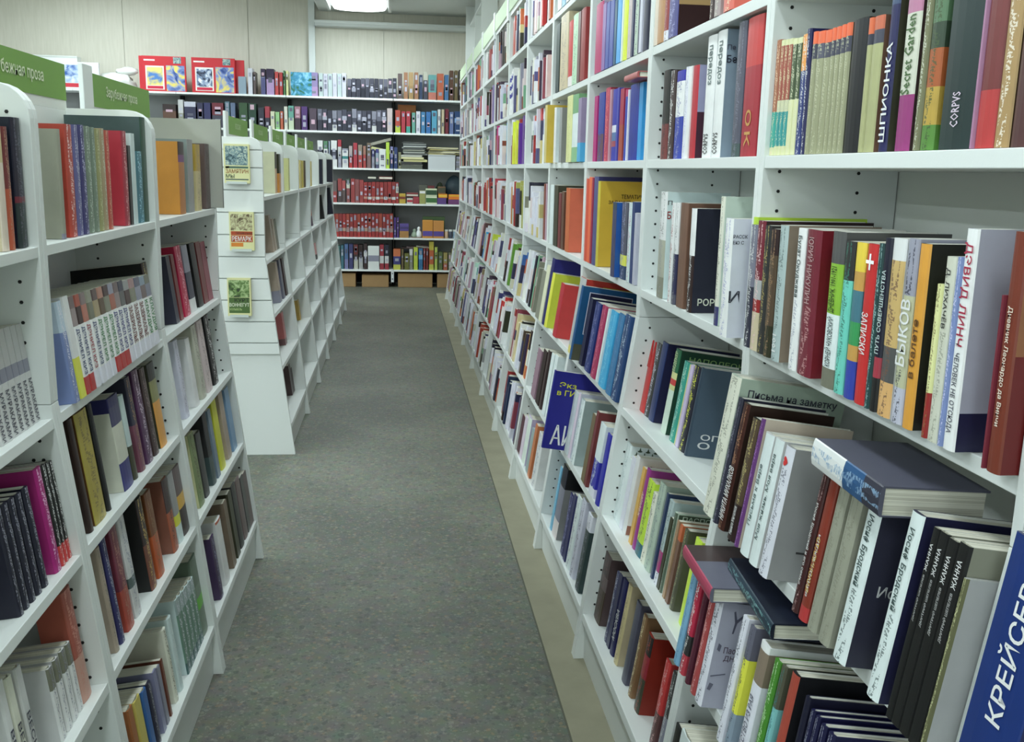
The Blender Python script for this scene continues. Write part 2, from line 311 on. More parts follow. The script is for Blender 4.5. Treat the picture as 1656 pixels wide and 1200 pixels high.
def gondola(row, y0, y1, label, group, near, endcap=False):
    s, Xu, Xf, zk = GEO[row]; t = thing('gondola_bookcase', label, 'bookcase', (0, 0, 0), 0, group); y0 += .0006; y1 -= .0006
    r = .055; half = -XC
    def side(z0, z1, top):
        P = []
        def xf(z): return Xf+(Xu-Xf)*z/zk if z < zk else Xu
        right = [(-xf(z0), z0), (-xf(z1 if not top else z0), z0)] if False else [(-xf(z0), z0)]
        if not top: right.append((-xf(z1), z1))
        else:
            for i in range(7):
                a = math.pi/2*i/6; right.append((-Xu-r+r*math.cos(a), 1.445-r+r*math.sin(a)))
        left = [(2*XC-x, z) for x, z in reversed(right)]
        return right+left
    for ya, yb in ((y0, y0+PT), (y1-PT, y1)):
        m = MB(); m.prism(side(0, zk-.0005, False), ya, yb); m.build('lower_side_panel', LAM, t, .001)
        m = MB(); m.prism(side(zk+.0005, 1.445, True), ya, yb); m.build('upper_side_panel', LAM, t, .001)
    m = MB(); m.box(XC-.004, XC+.004, y0+PT+.0003, y1-PT-.0003, .02, 1.44); m.build('back_panel', LAM, t)
    for l, z in LL.items():
        th_ = tilt(row, z); x0 = front(row, z)+.002; L = (-XC-.005)-x0; c, q = math.cos(th_), math.sin(th_); th = .018
        pts = [(x0, z), (x0+L*c, z-L*q), (x0+L*c-th*q*0, z-L*q-th*c), (x0-th*q, z-th*c)]
        m = MB(); m.prism([(-a, b) for a, b in pts], y0+PT+.0003, y1-PT-.0003, 'y'); m.build('shelf', LAM, t, .001)
        m = MB(); m.prism([(2*XC+a, b) for a, b in pts], y0+PT+.0003, y1-PT-.0003, 'y'); m.build('shelf', LAM, t, .001)
    for xa in (-Xf-.04, 2*XC+Xf+.026):
        m = MB(); m.box(xa, xa+.014, y0+PT+.0003, y1-PT-.0003, 0, .118); m.build('plinth', LAM, t)
    m = MB(); m.box(XC-.004, XC+.004, y0+.20, y1-.008, 1.462, 1.543); sg = m.build('category_sign', GREEN, t); sg['label'] = 'green category sign board'
    m = MB(); m.box(XC-.003, XC+.003, y0+.20, y1-.008, 1.4405, 1.4618); m.build('sign_rail', BACKING, t)
    m = MB(); m.box(XC-.006, XC+.006, y0+.12, y0+.198, 1.4405, 1.56); m.build('sign_post', LAM, t, .002)
    if near:
        zs = [.93+.0335*i for i in range(-22, 15)]
        holes(t, [-.61], y1-PT-.0002, [z for z in zs if z > .62], -1); holes(t, [-.715], y1-PT-.0002, [z for z in zs], -1)
        m = MB()
        for z in zs:
            if z < .9:
                x = -front(row, z)-.03; m.prism([(x+.0032*math.cos(a*math.pi/3), z+.0032*math.sin(a*math.pi/3)) for a in range(6)], y1-PT-.0008, y1-PT+.0002, 'y')
        tag(m.build('shelf_pin_hole', HOLE, t), kind='stuff')
    if endcap:
        def xe(z): return front(row, z)-.001
        z = .478; i = 0
        zs = [.478, .532]+[.532+.0976*j for j in range(1, 9)]+[1.39]
        for a, c in zip(zs, zs[1:]):
            m = MB(); a2, c2 = a+.0025, c-.0025
            m.prism([(-xe(a2), a2), (-xe(c2), c2), (2*XC+xe(c2), c2), (2*XC+xe(a2), a2)], y0-.0135, y0-.0004, 'y'); m.build('slat', LAM, t, .0015)
        m = MB(); a2, c2 = 1.3925, 1.444
        m.prism([(-xe(1.4)-.0, a2), (-xe(1.4)-.012, 1.418), (-xe(1.4)-.035, 1.438), (-xe(1.4)-.06, c2), (2*XC+xe(1.4)+.06, c2), (2*XC+xe(1.4)+.035, 1.438), (2*XC+xe(1.4)+.012, 1.418), (2*XC+xe(1.4), a2)], y0-.0135, y0-.0004, 'y'); m.build('slat', LAM, t)
        m = MB(); m.box(2*XC+xe(1)+.03, -xe(1)-.03, y0-.0004, y0, .48, 1.39); 
    return t
gA = []
for k in (4, 3, 2, 1):
    gA.append(gondola('A', AY[k], AY[k-1], 'white double-sided bookcase in the left foreground, %s bay' % {4: 'unseen front', 3: 'nearest visible', 2: 'middle', 1: 'far end'}[k], 'left foreground bookcases', True))
gB = []
for k in range(1, 7):
    gB.append(gondola('B', BY[k-1], BY[k], 'half-empty white double-sided bookcase behind the gap, %s' % ('first, with slatted end holding three books' if k == 1 else ordn[k-1]+' of the far left row'), 'far left bookcases', False, k == 1))

# ---------------------------------------------------------------- lettering
_txt = {}
def text_mesh(s):
    if s in _txt: return _txt[s]
    cu = bpy.data.curves.new('t', 'FONT'); cu.body = s; cu.resolution_u = 1; cu.size = 1; cu.offset = .013
    o = bpy.data.objects.new('t', cu); COL.objects.link(o); bpy.context.view_layer.update()
    me = bpy.data.meshes.new_from_object(o.evaluated_get(bpy.context.evaluated_depsgraph_get())); bpy.data.objects.remove(o); bpy.data.curves.remove(cu)
    vs = [v.co for v in me.vertices]
    bb = (min(v.x for v in vs), max(v.x for v in vs), min(v.y for v in vs), max(v.y for v in vs)) if vs else (0, 1, 0, 1)
    _txt[s] = (me, bb); return _txt[s]
def lettering(s, parent, col, org, ux, uy, W, H, name='title_lettering'):
    """fit text s into W x H centred on org, axes ux (reading) and uy (up)"""
    me0, (x0, x1, y0, y1) = text_mesh(s); me = me0.copy()
    ux, uy = Vector(ux), Vector(uy); kx = W/(x1-x0); ky = H/(y1-y0)
    for v in me.vertices:
        a = (v.co.x-(x0+x1)/2)*kx; b = (v.co.y-(y0+y1)/2)*ky
        v.co = Vector(org)+ux*a+uy*b
    me.materials.clear(); me.materials.append(flat(col, .5))
    return link(name, me, None, parent)
for g, yA in ((gA[1], AY[3]), (gA[2], AY[2]), (gA[3], AY[1])):
    lettering('Зарубежная проза', g, 'dfe8c8', (XC+.0052, yA+.47, 1.503), (0, 1, 0), (0, 0, 1), .315, .034, 'sign_lettering')
for k, g in enumerate(gB):
    lettering('классика', g, 'b9cf9a', (XC+.0052, BY[k]+.47, 1.503), (0, 1, 0), (0, 0, 1), .17, .026, 'sign_lettering')

# ---------------------------------------------------------------- books
BR = 1.12
def bands_of(s):
    out = []; top = 0
    for q in s.split(','):
        c, _, e = q.partition('@'); e = float(e) if e else 1.0
        out.append((top, e, bc(c))); top = e
    return out
def bc(c):
    r, g, b = lin(c); m = .3*r+.55*g+.15*b; k = .1  # greyed tones and raised blacks put haze into these colours
    return tuple(min(max((v*(1-k)+m*k)*BR, .014), .9) for v in (r, g, b))
def cover_mesh(t, H, D, bands, c=None, c2=None, cf=.5, ink=None, soft=False, tr=()):
    hb = .0007 if soft else .0024; bow = .0004 if soft else min(.004, t*.14); r = min(.0015, t*.2)
    outer = [(D, -t/2, 0), (.004, -t/2, 0), (bow*.6, -t/2+r, 1), (bow*.15, -t/4, 1), (0, 0, 1), (bow*.15, t/4, 1), (bow*.6, t/2-r, 1), (.004, t/2, 0), (D, t/2, 0)]
    inner = [(D, t/2-hb), (.004+hb, t/2-hb), (hb+bow, 0), (.004+hb, -t/2+hb), (D, -t/2+hb)]
    sb = bands_of(bands)
    zc = {0.0, 1.0}; [zc.update((a, b)) for a, b, _ in sb]
    if c2: zc.add(cf)
    for a_, b_ in tr: zc.update((max(0, a_-.02), min(1, b_+.02)))
    zc = sorted(round(q, 4) for q in zc)
    v = []; f = []; cols = []; inks = []; uvs = []
    n = len(outer)
    for z in zc:
        Z = H*(1-z)
        v += [(x, y, Z) for x, y, _ in outer]
    def at(lst, z):
        for a, b, col in lst:
            if a-1e-6 <= z < b+1e-6: return col
        return lst[-1][2]
    ik = bc(ink) if ink else (0, 0, 0)
    cc = bc(c) if c else None; cc2 = bc(c2) if c2 else None
    for i in range(len(zc)-1):
        zm = (zc[i]+zc[i+1])/2; col = at(sb, zm)
        for j in range(n-1):
            spine = outer[j][2] and outer[j+1][2] or (j in (1, 6))
            q = (i*n+j, (i+1)*n+j, (i+1)*n+j+1, i*n+j+1); f.append(q)
            if j in (0, 7):
                kc = (cc2 if (cc2 and zm > cf) else cc) if cc else col; cols.append(kc); inks.append((0, 0, 0, 0)); uvs.append([(3, 3)]*4)
            else:
                cols.append(col); inks.append((*ik, .8 if ink and .06 < zm < .98 and not any(a_-.02 <= zm <= b_+.02 for a_, b_ in tr) else 0)); 
                uvs.append([((v[p][1]/t)+.5, v[p][2]) for p in q])
    # inner faces + rims
    m0 = len(v)
    v += [(x, y, H) for x, y in inner]+[(x, y, 0) for x, y in inner]; K = len(inner)
    top = list(range(n)); bot = [(len(zc)-1)*n+j for j in range(n)]
    for base, ring in ((m0, top), (m0+K, bot)):
        pr = [(ring[0], ring[1], base+3, base+4), (ring[1], ring[2], ring[3], base+3), (ring[3], ring[4], base+2, base+3), (ring[4], ring[5], base+1, base+2), (ring[5], ring[6], ring[7], base+1), (ring[7], ring[8], base, base+1)]
        for q in pr:
            f.append(q); col = sb[0][2] if base == m0 else sb[-1][2]; cols.append(col if not cc else cc); inks.append((0, 0, 0, 0)); uvs.append([(3, 3)]*len(q))
    for a in range(K-1):
        f.append((m0+a, m0+a+1, m0+K+a+1, m0+K+a)); cols.append((.8, .8, .76)); inks.append((0, 0, 0, 0)); uvs.append([(3, 3)]*4)
    for q in ((n-1, m0, m0+K, bot[-1]), (0, m0+4, m0+K+4, bot[0])):
        f.append(q); cols.append(cc or sb[0][2]); inks.append((0, 0, 0, 0)); uvs.append([(3, 3)]*4)
    me = bpy.data.meshes.new('cover'); me.from_pydata(v, [], f)
    ca = me.color_attributes.new('Col', 'FLOAT_COLOR', 'CORNER'); ia = me.color_attributes.new('Ink', 'FLOAT_COLOR', 'CORNER'); uv = me.uv_layers.new(name='UVMap')
    b1 = []; b2 = []; b3 = []
    for q, c_, i_, u_ in zip(f, cols, inks, uvs):
        b1 += list((*c_, 1))*len(q); b2 += list(i_)*len(q)
        for uu in u_: b3 += list(uu)
    ca.data.foreach_set('color', b1); ia.data.foreach_set('color', b2); uv.data.foreach_set('uv', b3)
    bm = bmesh.new(); bm.from_mesh(me); bmesh.ops.recalc_face_normals(bm, faces=bm.faces); bm.to_mesh(me); bm.free()
    return me
def book_parts(root, row, t, H, D, bands, o):
    soft = o.get('p', 0)
    me = cover_mesh(t, H, D, bands, o.get('c'), o.get('c2'), o.get('cf', .5), o.get('i'), soft, [(q[2], q[3]) for q in o.get('t', ())])
    link('cover', me, BOOKM, root)
    hb = .0008 if soft else .0026; ins = .0006 if soft else .003
    m = MB(); m.box(.005+hb, D-ins, -t/2+hb, t/2-hb, ins, H-ins); m.build('page_block', PAGES, root)
    for tx in o.get('t', ()):
        s, d, f0, f1, col, sz = tx
        L = (f1-f0)*H; zc = H*(1-(f0+f1)/2); hh = min(t*sz, .03)
        if s in ('+', '♥'): hh = L
        if d == 'u': lettering(s, root, col, (-.0006, 0, zc), (0, 0, 1), (0, 1, 0), L, hh)
        else: lettering(s, root, col, (-.0006, 0, zc), (0, 0, -1), (0, -1, 0), L, hh)
    if o.get('pg'): cover_art(root, t, H, D, o['pg'])
    for tx in o.get('ct', ()):
        s, a0, a1, z0, z1, col = tx
        lettering(s, root, col, (D*(a0+a1)/2, -t/2-.0009, H*(z0+z1)/2), (1, 0, 0), (0, 0, 1), D*(a1-a0), H*(z1-z0), 'cover_lettering')
def cover_art(root, t, H, D, polys):
    for i, (pts, col) in enumerate(polys):
        m = MB(); m.prism([(D*a, H*b) for a, b in pts], -t/2-.0006-.00008*i, -t/2-.0001, 'y'); m.build('cover_picture', flat(col, .4), root)
LVN = {8: 'highest shelf', 7: 'above-eye shelf', 6: 'eye-level shelf', 5: 'chest-high shelf', 4: 'middle shelf', 3: 'knee-high shelf', 2: 'bottom shelf'}
LVL = {6: 'top shelf', 5: 'second-highest shelf', 4: 'middle shelf', 3: 'second-lowest shelf', 2: 'bottom shelf'}
CASE = {('R', -1): 'right-edge case', ('R', 0): 'right case nearest camera', ('R', 1): 'second right case', ('R', 2): 'third right case', ('R', 3): 'fourth right case',
        ('A', 3): 'left edge case', ('A', 2): 'middle left case', ('A', 1): 'far-end left case'}
for k in range(1, 7): CASE[('B', k)] = ordn[k-1].replace('nearest', 'first')+' far-left case'
BOOKS = []
def C(row, bay, lev): BOOKS.append(dict(row=row, bay=bay, lev=lev, items=[]))
def B(y, th, H, inn, bands, desc, **o): BOOKS[-1]["items"].append((y, th, H, inn, bands, desc, o))
C('R',0,6)
B(1.6307,0.0183,0.1879,0.008,'a64@.62,2a9@.93,dda','brown and teal slim paperback',p=1,i='eca')
B(1.6145,0.0152,0.1855,0.008,'dda@.05,a54@.52,cca@.62,299@.92,dda','cream paperback with red and teal panels',p=1,i='dda')
B(1.5986,0.0149,0.1845,0.008,'dda@.05,a54@.52,cca@.62,299@.92,dda','cream paperback with red and teal panels',p=1,i='dda')
B(1.5804,0.0172,0.1836,0.008,'dda@.05,a54@.52,cca@.62,299@.92,dda','cream paperback with red and teal panels',p=1,i='dda')
B(1.5601,0.0193,0.1813,0.008,'dda@.05,453@.52,dda','cream paperback with green title panel',p=1,i='ddb')
B(1.5403,0.0188,0.1807,0.008,'dda@.05,453@.52,dda','cream paperback with green title panel',p=1,i='ddb')
B(1.5185,0.0208,0.183,0.008,'e93@.3,237','thin book with orange head and navy foot',i='ddd',p=1)
B(1.5044,0.0131,0.19,0.008,'225','navy book leaning slightly, white title',i='eee',L=-3)
B(1.4883,0.0152,0.1822,0.008,'e63@.1,445@.22,997','olive book with orange head',i='bb9',c='554')
B(1.4612,0.0261,0.1801,0.008,'e63@.1,556@.22,997','grey-olive book with orange head',i='bb9',c='554')
B(1.4371,0.023,0.1784,0.008,'e63@.1,445@.22,997','olive book with orange head',i='bb9',c='554')
B(1.4218,0.0137,0.1788,0.008,'e63@.1,445@.22,997','olive book with orange head',i='bb9',c='554')
B(1.4053,0.0155,0.1786,0.008,'e63@.1,445@.22,997','olive book with orange head',i='bb9',c='554')
B(1.3892,0.0151,0.179,0.008,'e63@.1,445@.22,997','olive book with orange head',i='bb9',c='554')
B(1.3735,0.0148,0.1794,0.008,'e63@.1,445@.22,997','olive book with orange head',i='bb9',c='554')
B(1.3246,0.0444,0.18,0.008,'112','thick black book without dust jacket',i='112')
B(1.3072,0.0133,0.1764,0.008,'d63@.12,334@.2,aa7','olive book with tall orange head')
B(1.2793,0.0269,0.176,0.008,'c64@.1,445@.2,aa7','thick olive book beside navy spy novel',c='754')
B(1.2421,0.0202,0.262,0.008,'457@.25,225','navy novel with big white title',t=[('ШПИОНКА', 'u', 0.44, 0.95, 'eee', 0.75)],c='443')
B(1.1847,0.0355,0.262,0.008,'b79@.32,ccb@.72,937','pink and mauve picture book with pale label',t=[('Secret Garden', 'u', 0.33, 0.72, '463', 0.6)],c='433')
B(1.1599,0.0132,0.262,0.008,'775','olive-tan book with pale title',i='ccb')
B(1.128,0.0293,0.262,0.008,'575@.4,343@.52,a52@.7,b93@.88,583','green book with orange flowers on spine',i='453')
B(1.0495,0.0665,0.262,0.008,'889@.25,233','very thick slate and black book',t=[('CORPVS', 'u', 0.74, 0.9, 'dcd', 0.25)])
B(1.0425,0.0059,0.262,0.008,'a79','thin mauve book')
B(1.0074,0.0339,0.262,0.008,'b34@.27,733@.75,b33','thick red and maroon book')
B(0.9797,0.0255,0.262,0.008,'a85','gold-brown book with cursive title',i='edc',c='432')
B(0.9445,0.0319,0.262,0.008,'533','dark brown book at photo edge')
C('R',0,5)
B(1.6013,0.0297,0.21,-0.022,'778@.5,334','grey book with black-and-white photo spine',i='ccc',c='322',d=0.1)
B(1.632,0.017,0.222,-0.012,'bd2','lime thin book standing behind maroon one',d=0.2)
B(1.5671,0.0332,0.2185,-0.022,'723@.45,aaa@.6,922@.7,cb9','maroon cream-footed book',i='dbb',c='322',d=0.19)
B(1.5398,0.0263,0.2124,-0.022,'333','black book with faint gold title',i='a95')
B(1.5084,0.0304,0.2083,-0.022,'322@.2,543@.75,332','dark brown book with gilt ornament',i='975')
B(1.4706,0.0313,0.2166,-0.022,'abb','pale grey-green narrow book',i='677',t=[('1001', 'u', 0.8, 0.93, 'eee', 0.5)],c='876')
B(1.4019,0.0284,0.216,-0.022,'eee','white slim book with black title',t=[('Булат Окуджава', 'd', 0.05, 0.48, '344', 0.55)],i='aab')
B(1.3477,0.0481,0.2162,-0.022,'723','maroon book with oval portrait',t=[('ЮРИЙ НИКУЛИН', 'd', 0.05, 0.5, 'b99', 0.45)],i='b88',c='712')
B(1.2708,0.0389,0.2188,-0.022,'555@.2,8b2@.52,dee@.87,776','diary with lime and white title bands',t=[('ДНЕВНИК. 1901-1921', 'u', 0.22, 0.51, '231', 0.5), ('КОРНЕЙ ЧУКОВСКИЙ', 'u', 0.54, 0.86, '344', 0.5)])
B(1.2409,0.026,0.2082,-0.022,'333@.25,6cb','turquoise book with dark portrait head',i='376')
B(1.2094,0.0265,0.2088,-0.022,'ec2@.18,c94@.3,478@.5,395@.65,c94@.75,34a','multicoloured yellow, green and blue book')
B(1.1761,0.0284,0.2096,-0.022,'c22','bright red book with white plus',t=[('ЗАПИСКИ', 'd', 0.42, 0.68, 'eee', 0.6), ('+', 'd', 0.06, 0.16, 'fff', 0.8)],c='a22')
B(1.1602,0.013,0.2119,-0.022,'244','dark teal narrow book',i='9bb')
B(1.1431,0.0158,0.2198,-0.022,'223@.62,223@.68,a34@.8,222','black book with white capitals',t=[('ПУТЬ СОВЕРШЕНСТВА', 'u', 0.18, 0.66, 'cdd', 0.6)])
B(1.1091,0.0313,0.2211,-0.022,'ddd@.12,ca6@.6,555@.8,da6','white and orange photo book',i='754',c='ddd')
B(1.0796,0.0239,0.2229,-0.022,'99a@.3,bb9@.8,bbc','grey glossy book with large white surname',t=[('БЫКОВ', 'u', 0.32, 0.68, 'eee', 0.9)],i='334')
B(1.0544,0.0215,0.2192,-0.022,'d92','golden yellow book with brown title',t=[('в балете', 'u', 0.4, 0.72, '642', 0.6)],c='221')
B(1.0196,0.0112,0.1773,-0.022,'dd9@.7,922','short cream book with red foot',i='874')
B(0.9969,0.0217,0.2092,-0.022,'ccb','cream book with black author name',t=[('Д. ЛИХАЧЁВ', 'd', 0.06, 0.38, '222', 0.5)],i='998')
B(0.9864,0.0093,0.2105,-0.022,'78b','lilac-blue slim book',i='cce')
B(0.9641,0.0213,0.2416,-0.022,'eee','tall white book with crimson name',t=[('ДЭВИД ЛИНЧ', 'd', 0.06, 0.52, 'a24', 0.72), ('ЧЕЛОВЕК НЕ ОТСЮДА', 'd', 0.55, 0.92, '445', 0.5)],c='aab',c2='224',cf=0.82)
B(0.9051,0.005,0.18,-0.022,'723','dark red book behind brown diary')
B(0.8813,0.0217,0.2436,-0.022,'732','brown-red book with cream serif title',t=[('Дневник Леонардо да Винчи', 'd', 0.3, 0.8, 'edc', 0.4)],c='853',c2='611',cf=0.5)
C('R',0,4)
B(1.5987,0.0503,0.2583,-0.035,'ddc','very tall cream book with handwriting pattern',i='998',c='aba',d=0.2,ct=[('Письма на заметку', 0.1, 0.93, 0.865, 0.93, '334')])
B(1.5725,0.0179,0.2278,-0.035,'334','dark blue-black slim book',i='889')
B(1.5362,0.0277,0.2254,-0.035,'421','brown memoir nearest tall cream book',t=[('НИКИТА МИХАЛКОВ', 'u', 0.5, 0.92, 'eee', 0.8)],i='a75',c='321')
B(1.483,0.031,0.212,-0.035,'543@.7,322','brown and gold memoir',t=[('Никита Михалков', 'u', 0.72, 0.95, 'ddd', 0.4)],i='ba6',c='221')
B(1.4628,0.0131,0.2198,-0.035,'637','purple slim book with red cover',i='a7b',c='cba')
B(1.4172,0.033,0.2039,-0.035,'dee','white book with grey title lines',t=[('Письма к Вере', 'u', 0.25, 0.75, '677', 0.45)],c='ccc')
B(1.3781,0.0313,0.2061,-0.035,'dee','white book beside two others, larger title',t=[('Моя жизнь. Моя вера', 'u', 0.12, 0.8, '566', 0.45)],c='ccc')
B(1.3355,0.0315,0.2064,-0.035,'dde','white book with heart and face on spine',t=[('♥', 'u', 0.08, 0.15, 'd33', 0.9)],i='778',c='999',pg=[([(0.45, 0.52), (0.62, 0.5), (0.78, 0.62), (0.8, 0.78), (0.68, 0.86), (0.6, 0.8), (0.66, 0.72), (0.58, 0.62), (0.5, 0.64)], '223'), ([(0.62, 0.8), (0.78, 0.8), (0.82, 0.9), (0.72, 0.96), (0.62, 0.9)], 'ccb'), ([(0.3, 0.22), (0.8, 0.22), (0.8, 0.235), (0.3, 0.235)], '444'), ([(0.4, 0.25), (0.7, 0.25), (0.6, 0.3), (0.5, 0.3)], '444')])
B(1.2165,0.0176,0.2066,-0.035,'422','maroon-brown family biography',t=[('Иосиф Бродский и его семья', 'd', 0.22, 0.8, 'ddd', 0.5)],i='a88')
B(1.1874,0.0234,0.2078,-0.035,'832@.9,b33','red hardback with yellow capitals',t=[('СТАЛИНСКАЯ', 'd', 0.42, 0.8, 'db6', 0.45), ('ИЛЛЮМИНАЦИЯ', 'd', 0.4, 0.83, 'eee', 0.3)])
B(1.1554,0.0254,0.2089,-0.035,'998','plain grey thick book',i='887')
B(1.1163,0.0298,0.2086,-0.035,'998','plain grey thick book with worn corner',i='887')
B(1.0674,0.0329,0.2128,-0.035,'dee','white spine biography with black cover',t=[('Иосиф Бродский', 'd', 0.08, 0.52, '455', 0.5)],i='566',c='334',ct=[('Ио', 0.16, 0.34, 0.45, 0.52, 'ddd')])
B(0.9808,0.0267,0.2311,-0.035,'dee','second white spine biography with navy cover',t=[('Иосиф Бродский', 'd', 0.08, 0.52, '455', 0.5)],i='566',c='224')
B(0.9452,0.0122,0.2292,-0.035,'111','black paperback with white woman name',p=1,t=[('ДМИТРИЙ ШЕПЕЛЕВ', 'u', 0.24, 0.48, 'bbb', 0.32), ('ЖАННА', 'u', 0.08, 0.22, 'eee', 0.42)],c='887')
B(0.9275,0.0167,0.2298,-0.035,'111','black paperback with white woman name',p=1,t=[('ДМИТРИЙ ШЕПЕЛЕВ', 'u', 0.24, 0.48, 'bbb', 0.32), ('ЖАННА', 'u', 0.08, 0.22, 'eee', 0.42)],c='887')
B(0.9082,0.0183,0.2287,-0.035,'111','black paperback with white woman name',p=1,t=[('ДМИТРИЙ ШЕПЕЛЕВ', 'u', 0.24, 0.48, 'bbb', 0.32), ('ЖАННА', 'u', 0.08, 0.22, 'eee', 0.42)],c='887')
B(0.8873,0.0199,0.232,-0.035,'111','black paperback with white woman name',p=1,t=[('ДМИТРИЙ ШЕПЕЛЕВ', 'u', 0.24, 0.48, 'bbb', 0.32), ('ЖАННА', 'u', 0.08, 0.22, 'eee', 0.42)],c='887')
B(0.88,0.0063,0.2,-0.035,'664','khaki book with pale cover and gilt letters',i='cc9',c='aaa')
C('R',-1,4)
B(0.762,0.0788,0.27,-0.028,'137@.86,27b','huge navy book with white capitals and blue foot',t=[('КРЕЙСЕРА', 'u', 0.06, 0.68, 'eee', 0.45)],c='125',d=0.19)
C('R',0,3)
B(1.6232,0.0258,0.1936,-0.03,'7ac','light blue book',i='58a')
B(1.5879,0.0246,0.1931,-0.03,'b24@.6,333@.8,b34','red and black book with white brush letters',i='eee')
B(1.5567,0.0153,0.193,-0.03,'523','dark maroon slim book',i='734')
B(1.519,0.0226,0.1844,-0.03,'a44','rose-red book with pale dots',i='daa')
B(1.4822,0.0319,0.1948,-0.03,'dde','white book with ink flowers on lilac cover',i='556',c='aab',ct=[('Пао', 0.16, 0.32, 0.53, 0.59, '545'), ('ДН', 0.18, 0.32, 0.45, 0.51, '545')],pg=[([(0.22, 0.72), (0.24, 0.72), (0.26, 0.82), (0.33, 0.88), (0.32, 0.9), (0.25, 0.85), (0.21, 0.93), (0.19, 0.92), (0.23, 0.82)], '556'), ([(0.07, 0.56), (0.11, 0.54), (0.12, 0.6), (0.08, 0.62)], '667'), ([(0.06, 0.3), (0.25, 0.33), (0.25, 0.34), (0.06, 0.31)], '667'), ([(0.05, 0.18), (0.09, 0.17), (0.12, 0.23), (0.07, 0.24)], '667')])
B(1.3728,0.0207,0.2162,-0.03,'dde','white narrow book with grey title',i='667')
B(1.3419,0.0177,0.2159,-0.03,'667@.25,dd2@.68,89a','photo book with bright yellow label',i='445')
B(1.2812,0.032,0.2145,-0.03,'eee@.05,876@.3,dde','white book with small portrait',t=[('БЕГСТВО ИЗ РАЯ', 'u', 0.4, 0.85, '667', 0.45)])
B(1.2387,0.0188,0.2135,-0.03,'482','vivid green book',i='bda')
B(1.2169,0.0146,0.2177,-0.03,'554@.3,7bb','pale teal book with photo head',i='377')
B(1.1775,0.0221,0.2256,-0.03,'a43@.7,833','brick-red hardback with black cover',c='112',d=0.17)
B(1.1365,0.0112,0.2166,-0.03,'113','black hardback with pages showing on top',d=0.17)
B(1.1163,0.0093,0.2095,-0.03,'114','navy-black slim hardback',i='99a',d=0.17)
B(1.1009,0.0091,0.2099,-0.03,'114','navy-black slim hardback',i='99a',d=0.17)
B(1.0806,0.013,0.2082,-0.03,'114','navy-black slim hardback',i='99a',d=0.17)
B(1.0568,0.0153,0.2101,-0.03,'114','navy-black slim hardback',i='99a',d=0.17)
C('R',0,2)
B(1.5484,0.0352,0.2,-0.025,'222','black book at bottom right corner')
B(1.4902,0.0572,0.21,-0.025,'dee','thick white paperback at bottom right corner',p=1)
B(1.4184,0.0372,0.2,-0.025,'223','dark book at bottom right corner')
B(1.3765,0.0397,0.205,-0.025,'dee','white book at bottom right corner')
C('R',1,7)
B(2.426,0.03,0.24,0,'dcb','cream narrow book')
B(2.3664,0.0587,0.24,0,'b85','tan-orange book')
B(2.3265,0.0389,0.22,0,'933@.9,dde','dark red book',i='a76')
B(2.251,0.0745,0.24,0,'448','violet-blue book with dark pictorial cover',c='a85',c2='311',cf=0.72,i='99c')
B(1.9899,0.0234,0.22,0,'433','brown book with dotted edge',i='dcb')
B(1.9511,0.0345,0.22,0,'a99','grey-pink book',i='ccb')
B(1.8706,0.058,0.22,0,'d65','salmon-red book',i='eca')
C('R',1,6)
B(2.3295,0.0547,0.2068,0.012,'222@.6,733','black book with red foot',i='322')
B(2.2813,0.0415,0.2012,0.012,'433','dark book with white vertical title',i='eee')
B(2.2097,0.0596,0.1949,0.012,'33a@.12,eee@.52,34a','white book banded royal blue',i='99b')
B(2.1682,0.0326,0.1978,0.012,'dde','white slim book with small logo',i='bbc')
B(2.1449,0.0223,0.1959,0.012,'eee','second white slim book',i='cbd')
B(2.104,0.0399,0.1949,0.012,'b23','crimson book with lilac and brown cover',c='99b',c2='423',cf=0.5)
B(1.993,0.0566,0.2433,0.012,'eee','tall white book left of its twin',t=[('передоз', 'd', 0.08, 0.4, '677', 0.5), ('CORPVS', 'u', 0.8, 0.97, '222', 0.6)])
B(1.9327,0.0531,0.2448,0.012,'eee','tall white book with grey cover',t=[('передоз', 'd', 0.08, 0.42, '677', 0.5), ('CORPVS', 'u', 0.8, 0.97, '222', 0.6)],c='89a',ct=[('Пе', 0.03, 0.13, 0.84, 0.88, '556'), ('Бе', 0.03, 0.15, 0.74, 0.8, '223')],d=0.17)
B(1.8206,0.0433,0.256,0.012,'556@.9,455','tall dark grey book with worn edges',i='778')
B(1.7343,0.0784,0.256,0.012,'c33@.35,a23','large red book with gold ornament',t=[('О', 'd', 0.66, 0.78, 'c95', 0.6), ('К', 'd', 0.82, 0.93, 'c95', 0.6)])
C('R',1,5)
B(2.2564,0.0536,0.2506,-0,'ddd@.45,aa9@.8,887','tall white book with castle engraving',c='cdd',ct=[('П', 0.03, 0.1, 0.88, 0.92, '555'), ('Б', 0.03, 0.09, 0.75, 0.82, '922')],i='999')
B(2.1837,0.0243,0.2278,-0,'ddd','white slim book with red letters',i='a55')
B(2.149,0.0285,0.2289,-0,'ddd@.5,335@.9,556','white and black slim book',i='999')
B(2.0826,0.0554,0.2302,-0,'754','plain brown book')
B(2.0221,0.0342,0.2213,-0,'eee@.45,322','black novel with white head',i='ddd',c='223',ct=[('РОР', 0.09, 0.3, 0.07, 0.14, 'ddc')],d=0.18)
B(1.8441,0.0208,0.2513,-0,'ddc@.85,447','tall cream book with brown vignette',c='cdc',c2='cdc',i='776')
B(1.7036,0.039,0.2153,-0.03,'eef','white-lilac book with large script initial',i='aac',c='ccd',ct=[('РАССК', 0.03, 0.2, 0.84, 0.87, '334'), ('ЕЮ С', 0.03, 0.16, 0.79, 0.82, '334'), ('И', 0.02, 0.15, 0.3, 0.4, '334')])
C('R',1,4)
B(2.4085,0.0475,0.18,0.045,'c22','red book with two white notches at top',c='c22',spike=1)
